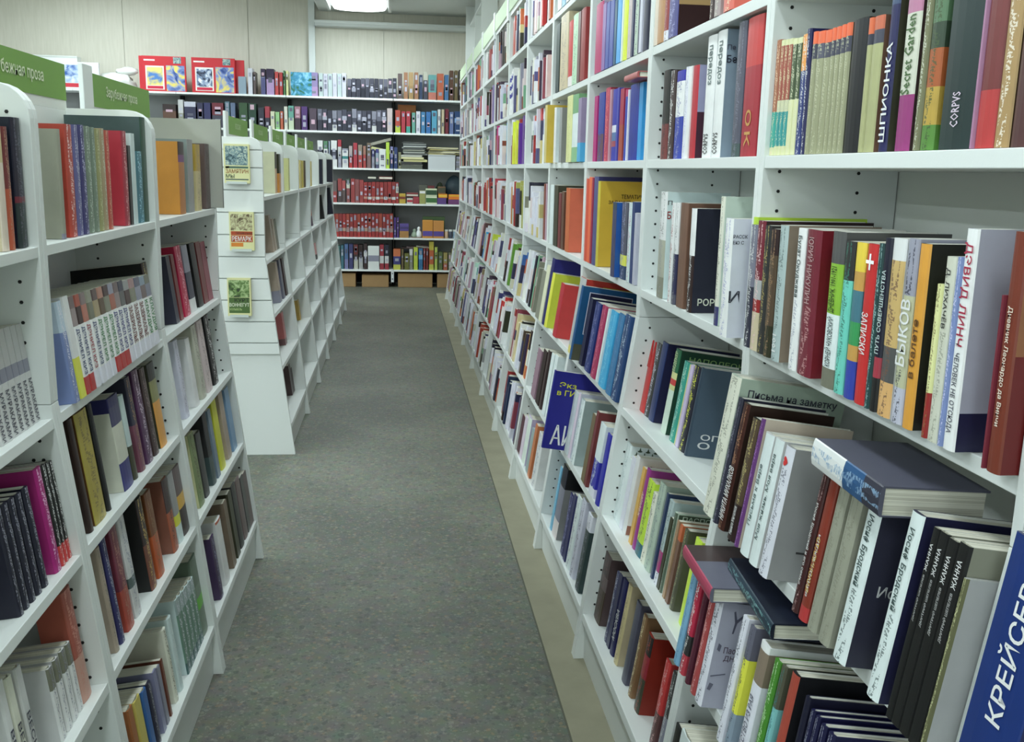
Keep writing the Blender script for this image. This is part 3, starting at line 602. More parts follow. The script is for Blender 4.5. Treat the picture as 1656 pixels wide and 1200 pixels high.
B(2.3646,0.0429,0.1913,0.045,'333','black book with white letters',i='ccd')
B(2.3172,0.0465,0.2027,0.045,'236','large navy book with ruled border',c='224',d=0.19)
B(2.2029,0.0408,0.2067,0.045,'264@.27,cc8@.35,c33@.42,cc8@.48,cdc','green history book with red seal',t=[('БЕДЕКЕР', 'u', 0.03, 0.26, 'cda', 0.6)],c='243',ct=[('НАПОЛЕОН', 0.14, 0.9, 0.88, 0.94, '9b7')],d=0.18)
B(2.1274,0.0381,0.1914,0.045,'298','emerald slim book',i='bdc')
B(2.1085,0.0073,0.1909,0.045,'cc8','yellow-white thin booklet',p=1)
B(2.0876,0.0197,0.1926,0.045,'cbd','pale lilac slim book',i='756')
B(2.047,0.0394,0.1967,0.045,'223','black book with bright yellow title',i='ee2')
B(2.024,0.0145,0.2006,0.045,'345','blue-grey book with large round letters',c='456',ct=[('ОГ', 0.15, 0.4, 0.2, 0.27, 'ddd'), ('О', 0.13, 0.3, 0.1, 0.18, 'ddd')],d=0.17)
C('R',1,3)
B(2.403,0.053,0.2108,0.03,'dee','tall white book with bird silhouettes',c='dee',i='bcc',pg=[([(0.13999999999999996, 0.95), (0.17499999999999996, 0.96), (0.18999999999999995, 1.0), (0.21499999999999997, 0.96), (0.24999999999999994, 0.95), (0.20999999999999996, 0.938), (0.16999999999999996, 0.938)], '454'), ([(0.29999999999999993, 0.95), (0.33499999999999996, 0.96), (0.3499999999999999, 1.0), (0.37499999999999994, 0.96), (0.4099999999999999, 0.95), (0.36999999999999994, 0.938), (0.32999999999999996, 0.938)], '454'), ([(0.45999999999999996, 0.95), (0.495, 0.96), (0.51, 1.0), (0.5349999999999999, 0.96), (0.57, 0.95), (0.53, 0.938), (0.49, 0.938)], '454'), ([(0.62, 0.95), (0.655, 0.96), (0.67, 1.0), (0.695, 0.96), (0.73, 0.95), (0.69, 0.938), (0.65, 0.938)], '454'), ([(0.08, 0.89), (0.115, 0.9), (0.13, 0.9400000000000001), (0.155, 0.9), (0.19, 0.89), (0.15000000000000002, 0.878), (0.11, 0.878)], '454'), ([(0.24, 0.89), (0.275, 0.9), (0.29, 0.9400000000000001), (0.315, 0.9), (0.35, 0.89), (0.31, 0.878), (0.27, 0.878)], '454'), ([(0.4, 0.89), (0.43500000000000005, 0.9), (0.45, 0.9400000000000001), (0.47500000000000003, 0.9), (0.51, 0.89), (0.47000000000000003, 0.878), (0.43000000000000005, 0.878)], '454'), ([(0.56, 0.89), (0.5950000000000001, 0.9), (0.6100000000000001, 0.9400000000000001), (0.635, 0.9), (0.67, 0.89), (0.6300000000000001, 0.878), (0.5900000000000001, 0.878)], '454')])
B(2.3744,0.0276,0.1819,0.03,'dee','white thin book with grey foot',i='99a')
B(2.3466,0.0268,0.1948,0.03,'dde','second white thin book',i='abb')
B(2.3141,0.0315,0.2061,0.03,'ddd','white book with brown-footed cover',c='ddd',c2='965',cf=0.88,ct=[('Remedi', 0.25, 0.6, 0.86, 0.91, '344')])
B(2.2425,0.0238,0.1984,0.03,'da4','amber-orange slim book',i='a63')
B(2.2092,0.028,0.2065,0.03,'938','magenta slim book',t=[('женщин', 'u', 0.3, 0.6, 'ecb', 0.8)])
B(2.154,0.0541,0.189,0.03,'bd1@.82,267','lime book with blue foot',i='453')
B(2.1185,0.0346,0.1735,0.03,'ddc','cream slim book',i='776')
B(2.0708,0.0466,0.2114,0.03,'aba','grey-green book',i='788')
B(2.0369,0.0113,0.2046,0.03,'346','thin blue book')
B(1.997,0.0311,0.1982,0.03,'abb@.6,a37@.85,dde','pale book with magenta foot band',i='677')
B(1.9758,0.0185,0.1666,0.03,'331','dark olive slim book',i='885')
B(1.9604,0.0143,0.1867,0.03,'565','grey-olive thin book with green title strip on cover',c='bcb',i='998',pg=[([(0.05, 0.9), (1, 0.9), (1, 0.985), (0.05, 0.985)], '454')],ct=[('ПАСПО', 0.12, 0.6, 0.915, 0.97, 'cdc')])
B(1.9304,0.0139,0.1778,0.03,'a86','tan thin book',i='433')
B(1.9036,0.0172,0.1781,0.03,'c63@.2,754','orange-headed brown book',i='a97')
B(1.8704,0.0238,0.1797,0.03,'554','olive-brown book',i='996')
B(1.786,0.0385,0.1874,0.03,'ce2','fluorescent yellow book')
C('R',1,2)
B(2.3868,0.0692,0.189,0.03,'433@.3,655@.5,432','brown photo-covered book',c='544',i='644')
B(2.2865,0.0307,0.1901,0.03,'446','slate-blue slim book',i='bbc')
B(2.2565,0.0246,0.1988,0.03,'335','navy slim book',i='99b')
B(2.2153,0.0339,0.2026,0.03,'225','navy travel book with large letters',t=[('МОСКВА', 'u', 0.4, 0.8, 'ddd', 0.7)])
B(2.1688,0.0325,0.2103,0.03,'cb8','beige book with painted cover',c='ba8',i='986')
B(2.0747,0.0389,0.2048,0.03,'556','grey-blue plain book')
B(2.0172,0.0283,0.2023,0.03,'864','tan and dark gold book',i='eda')
B(1.948,0.0385,0.1851,0.03,'222@.25,923@.55,443','black and red book with crimson cover',c='821',d=0.18,i='a43')
B(1.8137,0.0336,0.195,0.03,'c33@.6,644','bright red book near the case side',i='daa')
B(1.7661,0.0286,0.1951,0.03,'444@.5,889','grey photo book near the case side',i='ccc')
C('R',2,7)
B(3.0931,0.1074,0.2089,0,'b16','magenta large book',i='b16',c='a9b')
B(3.0376,0.0455,0.1945,0,'86a','mauve slim book')
B(2.984,0.0439,0.1894,0,'45a','blue slim book',i='99c')
B(2.9241,0.051,0.1864,0,'45a','wider blue book',i='78b')
B(2.8823,0.0324,0.1786,0,'157','dark blue thin book',i='9bd')
B(2.826,0.0475,0.1754,0,'4ae','sky blue book')
B(2.8022,0.0146,0.1664,0,'dee','white thin book beside yellow one')
B(2.7558,0.0452,0.27,0,'de1','bright yellow book')
B(2.7036,0.0435,0.27,0,'cbb','pinkish-grey book',i='baa')
B(2.6746,0.0205,0.26,0,'446','navy thin book')
B(2.6252,0.041,0.26,0,'bcb','white book with grey speckles',i='566')
B(2.6046,0.0125,0.26,0,'335','dark thin book between speckled ones')
B(2.5776,0.0258,0.26,0,'ccd','second speckled white book',i='557')
B(2.5317,0.0381,0.26,0,'445','charcoal book at the case side')
C('R',2,6)
B(3.1745,0.0498,0.2056,0.012,'b17','magenta slim book')
B(3.0791,0.0862,0.211,0.012,'349@.6,645','royal blue book with brown foot',c='34a',i='34a')
B(2.9992,0.0629,0.2184,0.012,'b35','red book with pink label',i='e77',c='a34')
B(2.963,0.0253,0.2092,0.012,'b89','narrow pink-white book')
B(2.8871,0.0669,0.2065,0.012,'33a@.5,dde@.6,57a@.72,a45@.8,33a','blue book with white and red bands')
B(2.8625,0.0236,0.2067,0.012,'44a','blue book with dashed white line',i='eee')
B(2.7977,0.0466,0.2001,0.012,'a24@.5,a43','crimson slim book tilted')
B(2.7588,0.0296,0.1942,0.012,'b36@.1,34a','blue book with magenta head',c='34a')
B(2.7361,0.0139,0.1913,0.012,'dde','white thin book between blue ones')
B(2.6302,0.0996,0.2012,0.012,'239','wide royal blue book with white arc',c='239',pg=[([(0.5, 0.86), (1, 0.86), (1, 0.42), (0.75, 0.55), (0.55, 0.72)], 'ccd')])
B(2.5771,0.0394,0.1986,0.012,'29d','cyan-blue book at the case side',i='7bd')
C('R',2,5)
B(3.2015,0.0595,0.2713,0,'d42','vermilion slim book',i='c53')
B(3.1546,0.0459,0.2761,0,'e63','orange slim book',i='ea7')
B(3.1318,0.0217,0.2746,0,'a24','thin crimson book')
B(3.0655,0.0653,0.279,0,'558','violet book with navy cover',c='336',d=0.2)
B(3.0336,0.0309,0.2655,0,'cb2','large yellow exercise book',c='ca1',d=0.2,ct=[('ТЕМАТИЧЕСКИЕ', 0.35, 0.95, 0.8, 0.85, '431'), ('ЗАДАНИЯ', 0.15, 0.5, 0.73, 0.78, '431')])
B(2.7246,0.0472,0.2102,-0.015,'345@.1,446','blue-covered book with white arc',c='15a',d=0.13,pg=[([(0.35, 0.86), (1, 0.86), (1, 0.2), (0.8, 0.34), (0.55, 0.55), (0.4, 0.72)], 'dde')])
B(2.7728,0.0384,0.2069,0,'e87@.6,c24','orange and crimson book',i='c64')
B(2.6528,0.0666,0.2122,0,'556@.68,dd4@.82,346','slate book with yellow band',i='99b')
B(2.5949,0.0417,0.2133,0,'cdd','white book with mauve label',i='b8a')
B(2.5604,0.0265,0.2166,0,'347','blue slim book')
B(2.5274,0.0259,0.1887,0,'bbc','pale short book at the case side')
C('R',2,4)
B(3.1605,0.1005,0.2616,-0.01,'bbb@.9,dc6','large grey-spined book with red cover',c='c32',d=0.21,pg=[([(0.3, 0.1), (1, 0.1), (1, 0.93), (0.3, 0.93)], 'cb3')])
B(3.09,0.0281,0.2446,-0.03,'258','blue workbook with framed letters',c='158',c2='554',cf=0.78,pg=[([(0.14, 0.36), (0.9, 0.36), (0.9, 0.93), (0.14, 0.93)], 'dde'), ([(0.155, 0.37), (0.89, 0.37), (0.89, 0.92), (0.155, 0.92)], '224')],d=0.19,ct=[('Б', 0.2, 0.32, 0.72, 0.82, 'ddd'), ('А', 0.2, 0.34, 0.45, 0.58, 'ddd')])
B(2.9934,0.0438,0.2165,-0.01,'224','black-blue book with white outline',i='557',d=0.18)
B(2.8815,0.0748,0.2155,-0.01,'237','navy book with white foot letters',i='88b')
B(2.7942,0.0623,0.2196,-0.01,'a25','crimson slim book',i='d79')
B(2.746,0.0215,0.2191,-0.01,'dee','white thin book')
B(2.6574,0.0786,0.2218,-0.01,'3ad','bright cyan-blue book',i='7ce')
B(2.5757,0.0599,0.2274,-0.01,'37a','mid-blue book',i='58b')
B(2.5023,0.0631,0.2343,-0.01,'247','dark blue book at the case side',i='bcd')
C('R',2,3)
B(3.0654,0.0192,0.27,-0.075,'228','large blue exam book',c='228',d=0.19,ct=[('Экз', 0.12, 0.42, 0.8, 0.87, 'dd3'), ('в ГИ', 0.1, 0.42, 0.7, 0.77, 'dd3'), ('АИ', 0.12, 0.5, 0.06, 0.32, 'eee')])
B(3.1042,0.0276,0.2306,0,'cdd@.85,b24','white exam book with red tab',c='aaa',i='99a')
B(3.0107,0.0537,0.2097,0,'dee','white book with grey lines',i='aab')
B(2.9775,0.0254,0.2156,0,'dcd','pale pink slim book',c='ccd')
B(2.903,0.05,0.2089,0,'dee','white book with plain grey cover',c='9aa',i='9aa',d=0.17)
B(2.7167,0.0439,0.207,0,'764','olive-brown book',i='875')
B(2.6856,0.028,0.2264,0,'733','dark red slim book')
B(2.5865,0.0679,0.2101,0,'dee@.5,33a@.88,dde','white book with blue lower half',i='dee')
B(2.518,0.0378,0.2039,0,'33a','royal blue book at the case side')
C('R',2,2)
B(3.0877,0.0274,0.2222,0.01,'7bd','thin light-blue booklet',p=1)
B(3.0041,0.0816,0.2422,0.01,'223@.28,889@.75,edd','black, grey and pink banded book',c='222',c2='888',cf=0.28)
B(2.853,0.057,0.1996,0.01,'336','navy hardback with white lines',i='99c')
B(2.8178,0.031,0.2163,0.01,'336','second navy hardback')
B(2.7541,0.0531,0.2286,0.01,'dee','white book with grey script',i='99a')
B(2.6876,0.0506,0.2424,0.01,'ccd','pale book with large grey letters',i='667')
B(2.587,0.054,0.2325,0.01,'dde@.2,344','white and black book at the case side',i='889')
C('R',3,8)
B(3.8944,0.0908,0.2,0,'ddd','')
B(3.8064,0.0718,0.2,0,'8bd','')
B(3.7087,0.0823,0.2,0,'ccc','')
B(3.6157,0.0782,0.2,0,'a55','')
B(3.4905,0.111,0.2,0,'dde','')
C('R',3,7)
B(3.9094,0.0761,0.2554,0,'344','charcoal slim book')
B(3.7275,0.1717,0.2731,0,'cb9','wide beige book',i='a98')
B(3.6298,0.0791,0.2288,0,'c33@.85,edd','red book with white foot',c='ddd')
B(3.5199,0.1001,0.2376,0,'bdb','pale green book',i='7a8')
B(3.4634,0.0471,0.2338,0,'755','brown slim book')
B(3.3821,0.0803,0.235,0,'933','brick-red book at the case side')
C('R',3,6)
B(4.0036,0.0502,0.2272,-0.03,'cb7','large yellow book with white duck shape',c='db3')
B(3.8898,0.0458,0.2112,-0.01,'ddd','white book with large black letters',c='dee',ct=[('Б', 0.15, 0.5, 0.78, 0.87, '223'), ('У', 0.15, 0.5, 0.62, 0.71, '223'), ('Д', 0.15, 0.45, 0.48, 0.55, '223')])
B(3.7551,0.0427,0.2033,-0.01,'999','grey smooth book',c='888')
B(3.532,0.1042,0.2331,-0.01,'dd9','cream tall book',i='cc7')
B(3.4093,0.1096,0.2293,-0.01,'7a7@.28,dee@.78,8b8','green tall book with white middle')
B(3.337,0.057,0.2104,-0.01,'98a@.7,4ad','lilac book with blue foot')
C('R',3,5)
B(3.9399,0.0798,0.2387,0,'dee','white slim book',i='9aa')
B(3.8312,0.0912,0.2379,0,'443','dark green-brown book')
B(3.7517,0.0575,0.2114,0,'733','maroon slim book')
B(3.6817,0.0554,0.2178,0,'643','brown slim book')
B(3.5762,0.0794,0.2333,0,'c63','orange book',c='d64')
C('R',3,4)
B(3.9671,0.0989,0.2005,-0.01,'887','olive book')
B(3.8872,0.0789,0.2311,-0.01,'ddb','cream slim book')
B(3.8252,0.0611,0.2683,-0.01,'226','large navy book',c='227',d=0.2)
B(3.7686,0.0556,0.2156,-0.01,'dd2','large yellow book with dark dot',c='cd2',d=0.2)
B(3.5287,0.0735,0.2011,-0.01,'b23','crimson book',c='c33')
C('R',3,3)
B(3.8,0.0998,0.1976,0,'978','pink-grey book with red mark',i='c55')
B(3.6859,0.08,0.2171,0,'322','black book')
B(3.6291,0.0378,0.2305,0,'433','black thin book')
B(3.5204,0.0604,0.2369,0,'dee','white book with grey letters',i='889')
B(3.4429,0.0578,0.245,0,'dee','second white book')
C('R',3,2)
B(3.9831,0.0829,0.1631,0.01,'523','dark maroon slim book')
B(3.9192,0.0629,0.1794,0.01,'dcd','white-pink book')
B(3.8302,0.088,0.1984,0.01,'ded','white book with ring mark',c='cbd')
B(3.7119,0.0812,0.1772,0.01,'9aa','translucent grey-blue book',c='9ab')
B(3.6591,0.0518,0.2144,0.01,'c74','orange book')
B(3.519,0.0985,0.2092,0.01,'ddd','white book with thin lines',i='99a')
C('A',3,6)
B(1.5549,0.0243,0.1884,0.012,'cb8@.3,dcb','tan book at the photo edge',c='cb9')
B(1.5819,0.0204,0.1851,0.012,'733@.5,b53','red-brown book with orange foot',i='a86')
B(1.6187,0.0395,0.2004,0.012,'223@.6,723@.65,233','dark navy book with red line',c='123',i='556')
C('A',2,6)
B(1.8227,0.0181,0.1906,0.012,'998@.95,889','worn grey cardboard-backed book',c='998')
B(1.8668,0.0398,0.2008,0.012,'b43','orange-red book with white name',i='ecc',c='b43')
B(1.9111,0.0309,0.2016,0.012,'669','slate-blue book',i='bbc')
B(1.9469,0.0322,0.2031,0.012,'447','violet-blue book',i='bbd')
B(1.9801,0.0334,0.2022,0.012,'787','grey-green book',i='bcb')
B(2.0179,0.0267,0.2015,0.012,'787','second grey-green book',i='aba')
B(2.0491,0.0276,0.1992,0.012,'996','tan patterned book',i='cc9')
B(2.0823,0.0243,0.2016,0.012,'a97','second tan patterned book',i='ccb')
B(2.1113,0.0295,0.1991,0.012,'b54','terracotta book',i='da8')
B(2.2347,0.0383,0.2023,0.012,'a34','bright red hardback with wide cover',i='daa',c='b34')
B(2.274,0.0191,0.1721,0.012,'333','short black book')
B(2.3037,0.0303,0.1995,0.012,'cdd','white papers in a folder',p=1,c='cdd')
B(2.341,0.0586,0.1615,0.012,'378','blue hardback with wide cover',i='9cd',c='278')
B(2.4006,0.0434,0.2394,0.012,'354','big dark green album standing behind',c='455',d=0.185)
C('A',1,6)
B(2.7077,0.144,0.1942,0.01,'433@.18,747@.28,b73','orange book with dark photo head',c='c82')
B(2.8702,0.1003,0.2036,0.01,'999','grey smooth book with white edge',c='899')
B(2.9775,0.099,0.1927,0.01,'b93@.4,cb8','golden book with cream foot',i='986')
B(3.0824,0.1386,0.1973,0.01,'655','dark brown book',i='433')
C('A',3,5)
B(1.4979,0.02,0.1666,0.02,'bbb@.35,889@.48,ccc','pale grey novel with black author name',p=1,t=[('МУРАКАМИ', 'd', 0.55, 0.98, '445', 0.6)])
B(1.5189,0.023,0.168,0.02,'bbb@.35,889@.48,ccc','pale grey novel with black author name',p=1,t=[('МУРАКАМИ', 'd', 0.55, 0.98, '445', 0.6)])
B(1.5429,0.024,0.1681,0.02,'bbb@.35,889@.48,ccc','pale grey novel with black author name',p=1,t=[('МУРАКАМИ', 'd', 0.55, 0.98, '445', 0.6)])
B(1.5679,0.0225,0.1674,0.02,'bbb@.35,889@.48,ccc','pale grey novel with black author name',p=1,t=[('МУРАКАМИ', 'd', 0.55, 0.98, '445', 0.6)])
B(1.5914,0.0234,0.167,0.02,'bbb@.35,889@.48,ccc','pale grey novel with black author name',p=1,t=[('МУРАКАМИ', 'd', 0.55, 0.98, '445', 0.6)])
B(1.6158,0.0217,0.1656,0.02,'bbb@.35,889@.48,ccc','pale grey novel with black author name',p=1,t=[('МУРАКАМИ', 'd', 0.55, 0.98, '445', 0.6)])
B(1.6385,0.0225,0.1646,0.02,'bbb@.35,889@.48,ccc','pale grey novel with black author name',p=1,t=[('МУРАКАМИ', 'd', 0.55, 0.98, '445', 0.6)])
C('A',2,5)
B(1.7633,0.0255,0.1823,-0.005,'bcd@.3,78b','pale blue paperback leaning',p=1,i='dde')
B(1.7979,0.0297,0.1865,-0.005,'ddd@.6,dd3','white paperback with yellow foot',p=1)
B(1.8319,0.0244,0.182,-0.005,'766@.12,988@.3,eee@.82,b33','white novel with photo head and blue title',p=1,t=[('ДЭНИЕЛ КИЗ', 'd', 0.33, 0.8, '347', 0.8)])
B(1.8627,0.0253,0.1815,-0.005,'a54@.12,433@.3,eee@.82,b33','white novel with photo head and blue title',p=1,t=[('ДЭНИЕЛ КИЗ', 'd', 0.33, 0.8, '347', 0.8)])
B(1.8945,0.0262,0.1808,-0.005,'877@.12,b76@.3,eee@.82,dde','white novel with photo head and red title',p=1,t=[('ДЭНИЕЛ КИЗ', 'd', 0.33, 0.8, 'a34', 0.8)])
B(1.931,0.0273,0.1798,-0.005,'998@.12,776@.3,eee@.82,dde','white novel with photo head and blue title',p=1,t=[('ДЭНИЕЛ КИЗ', 'd', 0.33, 0.8, '347', 0.8)])
B(1.9653,0.0284,0.1791,-0.005,'655@.12,a97@.3,eee@.82,dde','white novel with photo head and green title',p=1,t=[('ДЭНИЕЛ КИЗ', 'd', 0.33, 0.8, '384', 0.8)])
B(2.0009,0.0295,0.1784,-0.005,'b87@.12,654@.3,eee@.82,dde','white novel with photo head and green title',p=1,t=[('ДЭНИЕЛ КИЗ', 'd', 0.33, 0.8, '384', 0.8)])
B(2.0378,0.0307,0.1777,-0.005,'544@.12,887@.3,eee@.82,b33','white novel with photo head and green title',p=1,t=[('ДЭНИЕЛ КИЗ', 'd', 0.33, 0.8, '384', 0.8)])
B(2.072,0.0318,0.1775,-0.005,'99a@.12,a65@.3,eee@.82,b33','white novel with photo head and indigo title',p=1,t=[('ДЭНИЕЛ КИЗ', 'd', 0.33, 0.8, '338', 0.8)])
B(2.1066,0.033,0.176,-0.005,'766@.12,988@.3,eee@.82,b33','white novel with photo head and indigo title',p=1,t=[('ДЭНИЕЛ КИЗ', 'd', 0.33, 0.8, '338', 0.8)])
B(2.1424,0.0342,0.1745,-0.005,'445@.12,666@.3,eee@.82,dde','white novel with photo head and indigo title',p=1,t=[('ДЭНИЕЛ КИЗ', 'd', 0.33, 0.8, '338', 0.8)])
B(2.1832,0.0356,0.1712,-0.005,'999@.12,544@.3,eee@.82,dde','white novel with photo head and maroon title',p=1,t=[('ЗАЗЕРКАЛЬЕ', 'd', 0.33, 0.8, '733', 0.8)])
B(2.2273,0.0371,0.1702,-0.005,'a88@.12,887@.3,eee@.82,dde','white novel with photo head and maroon title',p=1,t=[('ЗАЗЕРКАЛЬЕ', 'd', 0.33, 0.8, '733', 0.8)])
B(2.2723,0.0388,0.168,-0.005,'667@.12,99a@.3,eee@.82,dde','white novel with photo head and maroon title',p=1,t=[('ЗАЗЕРКАЛЬЕ', 'd', 0.33, 0.8, '733', 0.8)])
B(2.3128,0.0405,0.1656,-0.005,'89a@.12,766@.3,eee@.82,dde','white novel with photo head and green title',p=1,t=[('КЛАУДИЯ', 'd', 0.33, 0.8, '384', 0.8)])
B(2.3543,0.0424,0.1645,-0.005,'776@.12,889@.3,eee@.82,dde','white novel with photo head and green title',p=1,t=[('КЛАУДИЯ', 'd', 0.33, 0.8, '384', 0.8)])
B(2.3977,0.0463,0.1907,0.005,'322','large black book with gold title',i='ba5',c='222',d=0.17)
C('A',1,5)
B(2.6941,0.0393,0.1823,0.02,'334','dark navy slim book',i='556')
B(2.7508,0.034,0.1807,0.02,'733','dark red slim book')
B(2.818,0.0736,0.199,0.02,'b14','crimson book with white title',i='eab')
B(2.9095,0.0705,0.1937,0.02,'99a@.4,445@.8,ddd','grey book with white foot')
B(2.9937,0.0923,0.1927,0.02,'222','black book')
B(3.0923,0.0624,0.1897,0.02,'733','brown-red book',i='a75')
B(3.1557,0.0753,0.1844,0.02,'945','rose-maroon book',i='c68')
C('A',3,4)
B(1.4222,0.0179,0.1711,0.015,'223','blue-black novel',i='99a')
B(1.4458,0.0185,0.1684,0.015,'223','blue-black novel',i='99a')
B(1.4711,0.0192,0.1673,0.015,'223','blue-black novel',i='99a')
B(1.4974,0.02,0.1661,0.015,'223','blue-black novel',i='99a')
B(1.5255,0.0208,0.1666,0.015,'223','blue-black novel',i='99a')
B(1.5826,0.0285,0.1796,0.015,'a17','magenta tall hardback',c='a27',i='ebd',d=0.17)
B(1.6121,0.0169,0.1773,0.015,'222@.8,c33','black book with rings and red foot',i='eee')
B(1.63,0.0148,0.1757,0.015,'222@.8,c33','black book with rings and red foot',i='eee')
B(1.6458,0.0152,0.173,0.015,'222@.8,c33','black book with rings and red foot',i='eee')
C('A',2,4)
B(1.7659,0.0223,0.2276,0.015,'321','dark brown slim book')
B(1.8033,0.0679,0.2333,0.015,'a93','thick old-gold book',i='763',c='642')
B(1.8836,0.0188,0.2221,0.015,'222','black slim book')
B(2.0019,0.0687,0.1976,0.015,'336@.1,446@.3,ccb@.7,337','purple and cream misty novel',c='336',c2='ccb',cf=0.15)
B(2.0797,0.0276,0.1858,0.015,'bcc@.6,443','pale grey-blue slim book')
B(2.1353,0.0379,0.2114,0.015,'334@.5,745','dark violet book',i='975')
B(2.1935,0.0495,0.2157,0.015,'535','plum book with white title',i='cbc')
B(2.2564,0.0426,0.207,0.015,'433','black-brown book',i='877')
B(2.3217,0.0612,0.204,0.015,'333@.2,885@.45,d93','olive-orange book with black head',c='443')
C('A',1,4)
B(2.6051,0.0442,0.2102,0.015,'ccd','white slim book',i='99a')
B(2.7373,0.0491,0.1939,0.015,'ddd','tall white book with wide cover',c='ddd')
B(2.8296,0.0604,0.2156,0.015,'bba','grey-cream book',i='887')
B(2.9128,0.0725,0.2207,0.015,'cbb','pinkish-cream book',i='988')
B(3.0165,0.069,0.2219,0.015,'222','black narrow book',i='ddd')
C('A',3,3)
B(1.3208,0.0174,0.1935,0.02,'ddd','white collected-works volume at edge',p=1,t=[('ВЕСЬ СТ', 'd', 0.4, 0.95, '445', 0.6)])
B(1.3456,0.0199,0.1862,0.02,'ddc','white collected-works volume, middle',p=1,t=[('ВЕСЬ СТ', 'd', 0.4, 0.95, '445', 0.6)])
B(1.3787,0.0209,0.1835,0.02,'ccc','white collected-works volume, right',p=1,t=[('ВЕСЬ СТ', 'd', 0.4, 0.95, '445', 0.6)])
B(1.4825,0.0181,0.1264,0.02,'776@.3,ddd','white paperback with dark photo head',p=1,i='889',c='ccc')
B(1.5107,0.0188,0.1261,0.02,'776@.3,ddd','white paperback with dark photo head',p=1,i='889',c='ccc')
B(1.54,0.0196,0.1259,0.02,'776@.3,ddd','white paperback with dark photo head',p=1,i='889',c='ccc')
B(1.5693,0.018,0.1239,0.02,'776@.3,ddd','white paperback with dark photo head',p=1,i='889',c='ccc')
B(1.595,0.0437,0.2033,0.02,'a54@.6,c98','pink-red tall book',i='c87',d=0.05)
C('A',2,3)
B(1.7748,0.0202,0.2109,0.015,'a98','beige book',i='776')
B(1.8076,0.0275,0.2138,0.015,'336','navy book',i='aab')
B(1.86,0.0464,0.2199,0.015,'734@.6,a43','maroon book with rusty foot',i='a76')
B(1.9209,0.0422,0.215,0.015,'ccc@.6,566@.7,ccc','white book with dark stripes near foot',i='99a')
B(2.052,0.0443,0.2068,0.015,'322@.5,743','black and rust book with gold letters',c='222',i='ca5')
B(2.1185,0.0518,0.1978,0.015,'742@.5,b52','brown-orange book',i='864')
B(2.2669,0.0494,0.1805,0.015,'433@.45,a53','black book with orange lower half',c='854',i='322')
B(2.3286,0.0469,0.1747,0.015,'999@.6,dd2@.75,cdd','grey book with yellow band')
B(2.3765,0.0675,0.1724,0.015,'655@.4,da2@.6,322','photo book with yellow middle')
C('A',1,3)
B(2.5838,0.0645,0.2027,0.015,'785','olive-green book',c='cc9',i='553')
B(2.6668,0.0546,0.1849,0.015,'444','dark grey book')
B(2.7779,0.0516,0.213,0.015,'333@.6,455','black book')
B(2.8451,0.0382,0.2052,0.015,'789','grey-blue slim book')
B(2.9216,0.0658,0.2148,0.015,'cc1','bright yellow book',c='cc2')
B(3.0385,0.0621,0.2184,0.015,'a98','mauve-beige book')
B(3.1251,0.0658,0.2046,0.015,'79b','light blue slim book')
C('A',2,2)
B(1.7656,0.0272,0.1602,0.015,'a63','orange-brown book',p=1)
B(1.8059,0.0387,0.1534,0.015,'cb5','yellow book',p=1)
B(1.8609,0.0268,0.1442,0.015,'36a','bright blue book',p=1)
B(1.9018,0.0244,0.1388,0.015,'334','dark blue book',i='99a')
B(1.9452,0.0217,0.1413,0.015,'88a','grey book',p=1)
B(1.978,0.0185,0.1347,0.015,'889','second grey book',p=1)
B(2.0111,0.0109,0.1343,0.015,'743','thin brown book')
B(2.066,0.0245,0.1767,0.015,'ddc','cream book with black letters',i='443')
B(2.1155,0.0302,0.1792,0.015,'cdd','white tall book',i='bcc')
B(2.1929,0.034,0.1892,0.015,'9aa@.2,687@.85,466','grey-green series volume',p=1,i='dde',c='cdd')
B(2.2279,0.0356,0.1838,0.015,'9aa@.2,687@.85,466','grey-green series volume',p=1,i='dde',c='cdd')
B(2.2645,0.0373,0.1794,0.015,'9aa@.2,687@.85,466','grey-green series volume',p=1,i='dde',c='cdd')
B(2.3028,0.0393,0.176,0.015,'9aa@.2,687@.85,466','grey-green series volume',p=1,i='dde',c='cdd')
B(2.3431,0.0351,0.1712,0.015,'9aa@.2,687@.85,466','grey-green series volume',p=1,i='dde',c='cdd')
B(2.3792,0.0648,0.2083,0.015,'676@.35,787@.5,6b3@.65,787','grey-green book with lime band')
C('A',1,2)
B(2.6043,0.0468,0.1796,0.01,'435','dark plum book',i='88a')
B(2.7003,0.0654,0.1923,0.01,'b53@.04,ddd','white book with orange head',c='ddd')
B(2.8227,0.0468,0.2047,0.01,'765','tan-brown book')
B(2.9002,0.0495,0.207,0.01,'443','dark brown book')
B(2.9774,0.0613,0.2049,0.01,'444','charcoal book')
B(3.0532,0.0652,0.1996,0.01,'766','mauve-grey book')
B(3.1194,0.0488,0.1875,0.01,'555','grey slim book')
B(3.1692,0.0618,0.1812,0.01,'655','brown-grey book')
C('B',1,6)
B(4.9676,0.1557,0.2027,0.012,'443@.4,ca8','beige stack of classics',c='cca')
B(5.1243,0.1417,0.1938,0.012,'332@.5,c83','black and amber classic')
C('B',2,6)
B(5.543,0.1547,0.1771,0.012,'cc8','cream classic',i='884')
C('B',3,6)
B(6.2612,0.1175,0.1729,0.012,'cb7','cream classic with photo',i='322')
B(6.4197,0.1237,0.1704,0.012,'ba5','golden classic')
B(6.5873,0.086,0.1716,0.012,'543','brown classic')
C('B',4,6)
B(6.9981,0.1478,0.1704,0.012,'cb7','cream slim classic')
C('B',5,6)
B(7.6668,0.4365,0.1934,0.005,'223','black display box')
C('B',6,6)
B(8.449,0.7799,0.2,0,'223','large black display box',c='223')
C('B',1,5)
B(4.9338,0.147,0.184,0.03,'987','grey-brown book')
B(5.0818,0.1028,0.1609,0.03,'a98','beige book')
B(5.1856,0.0804,0.1547,0.03,'665','brown book')
C('B',4,5)
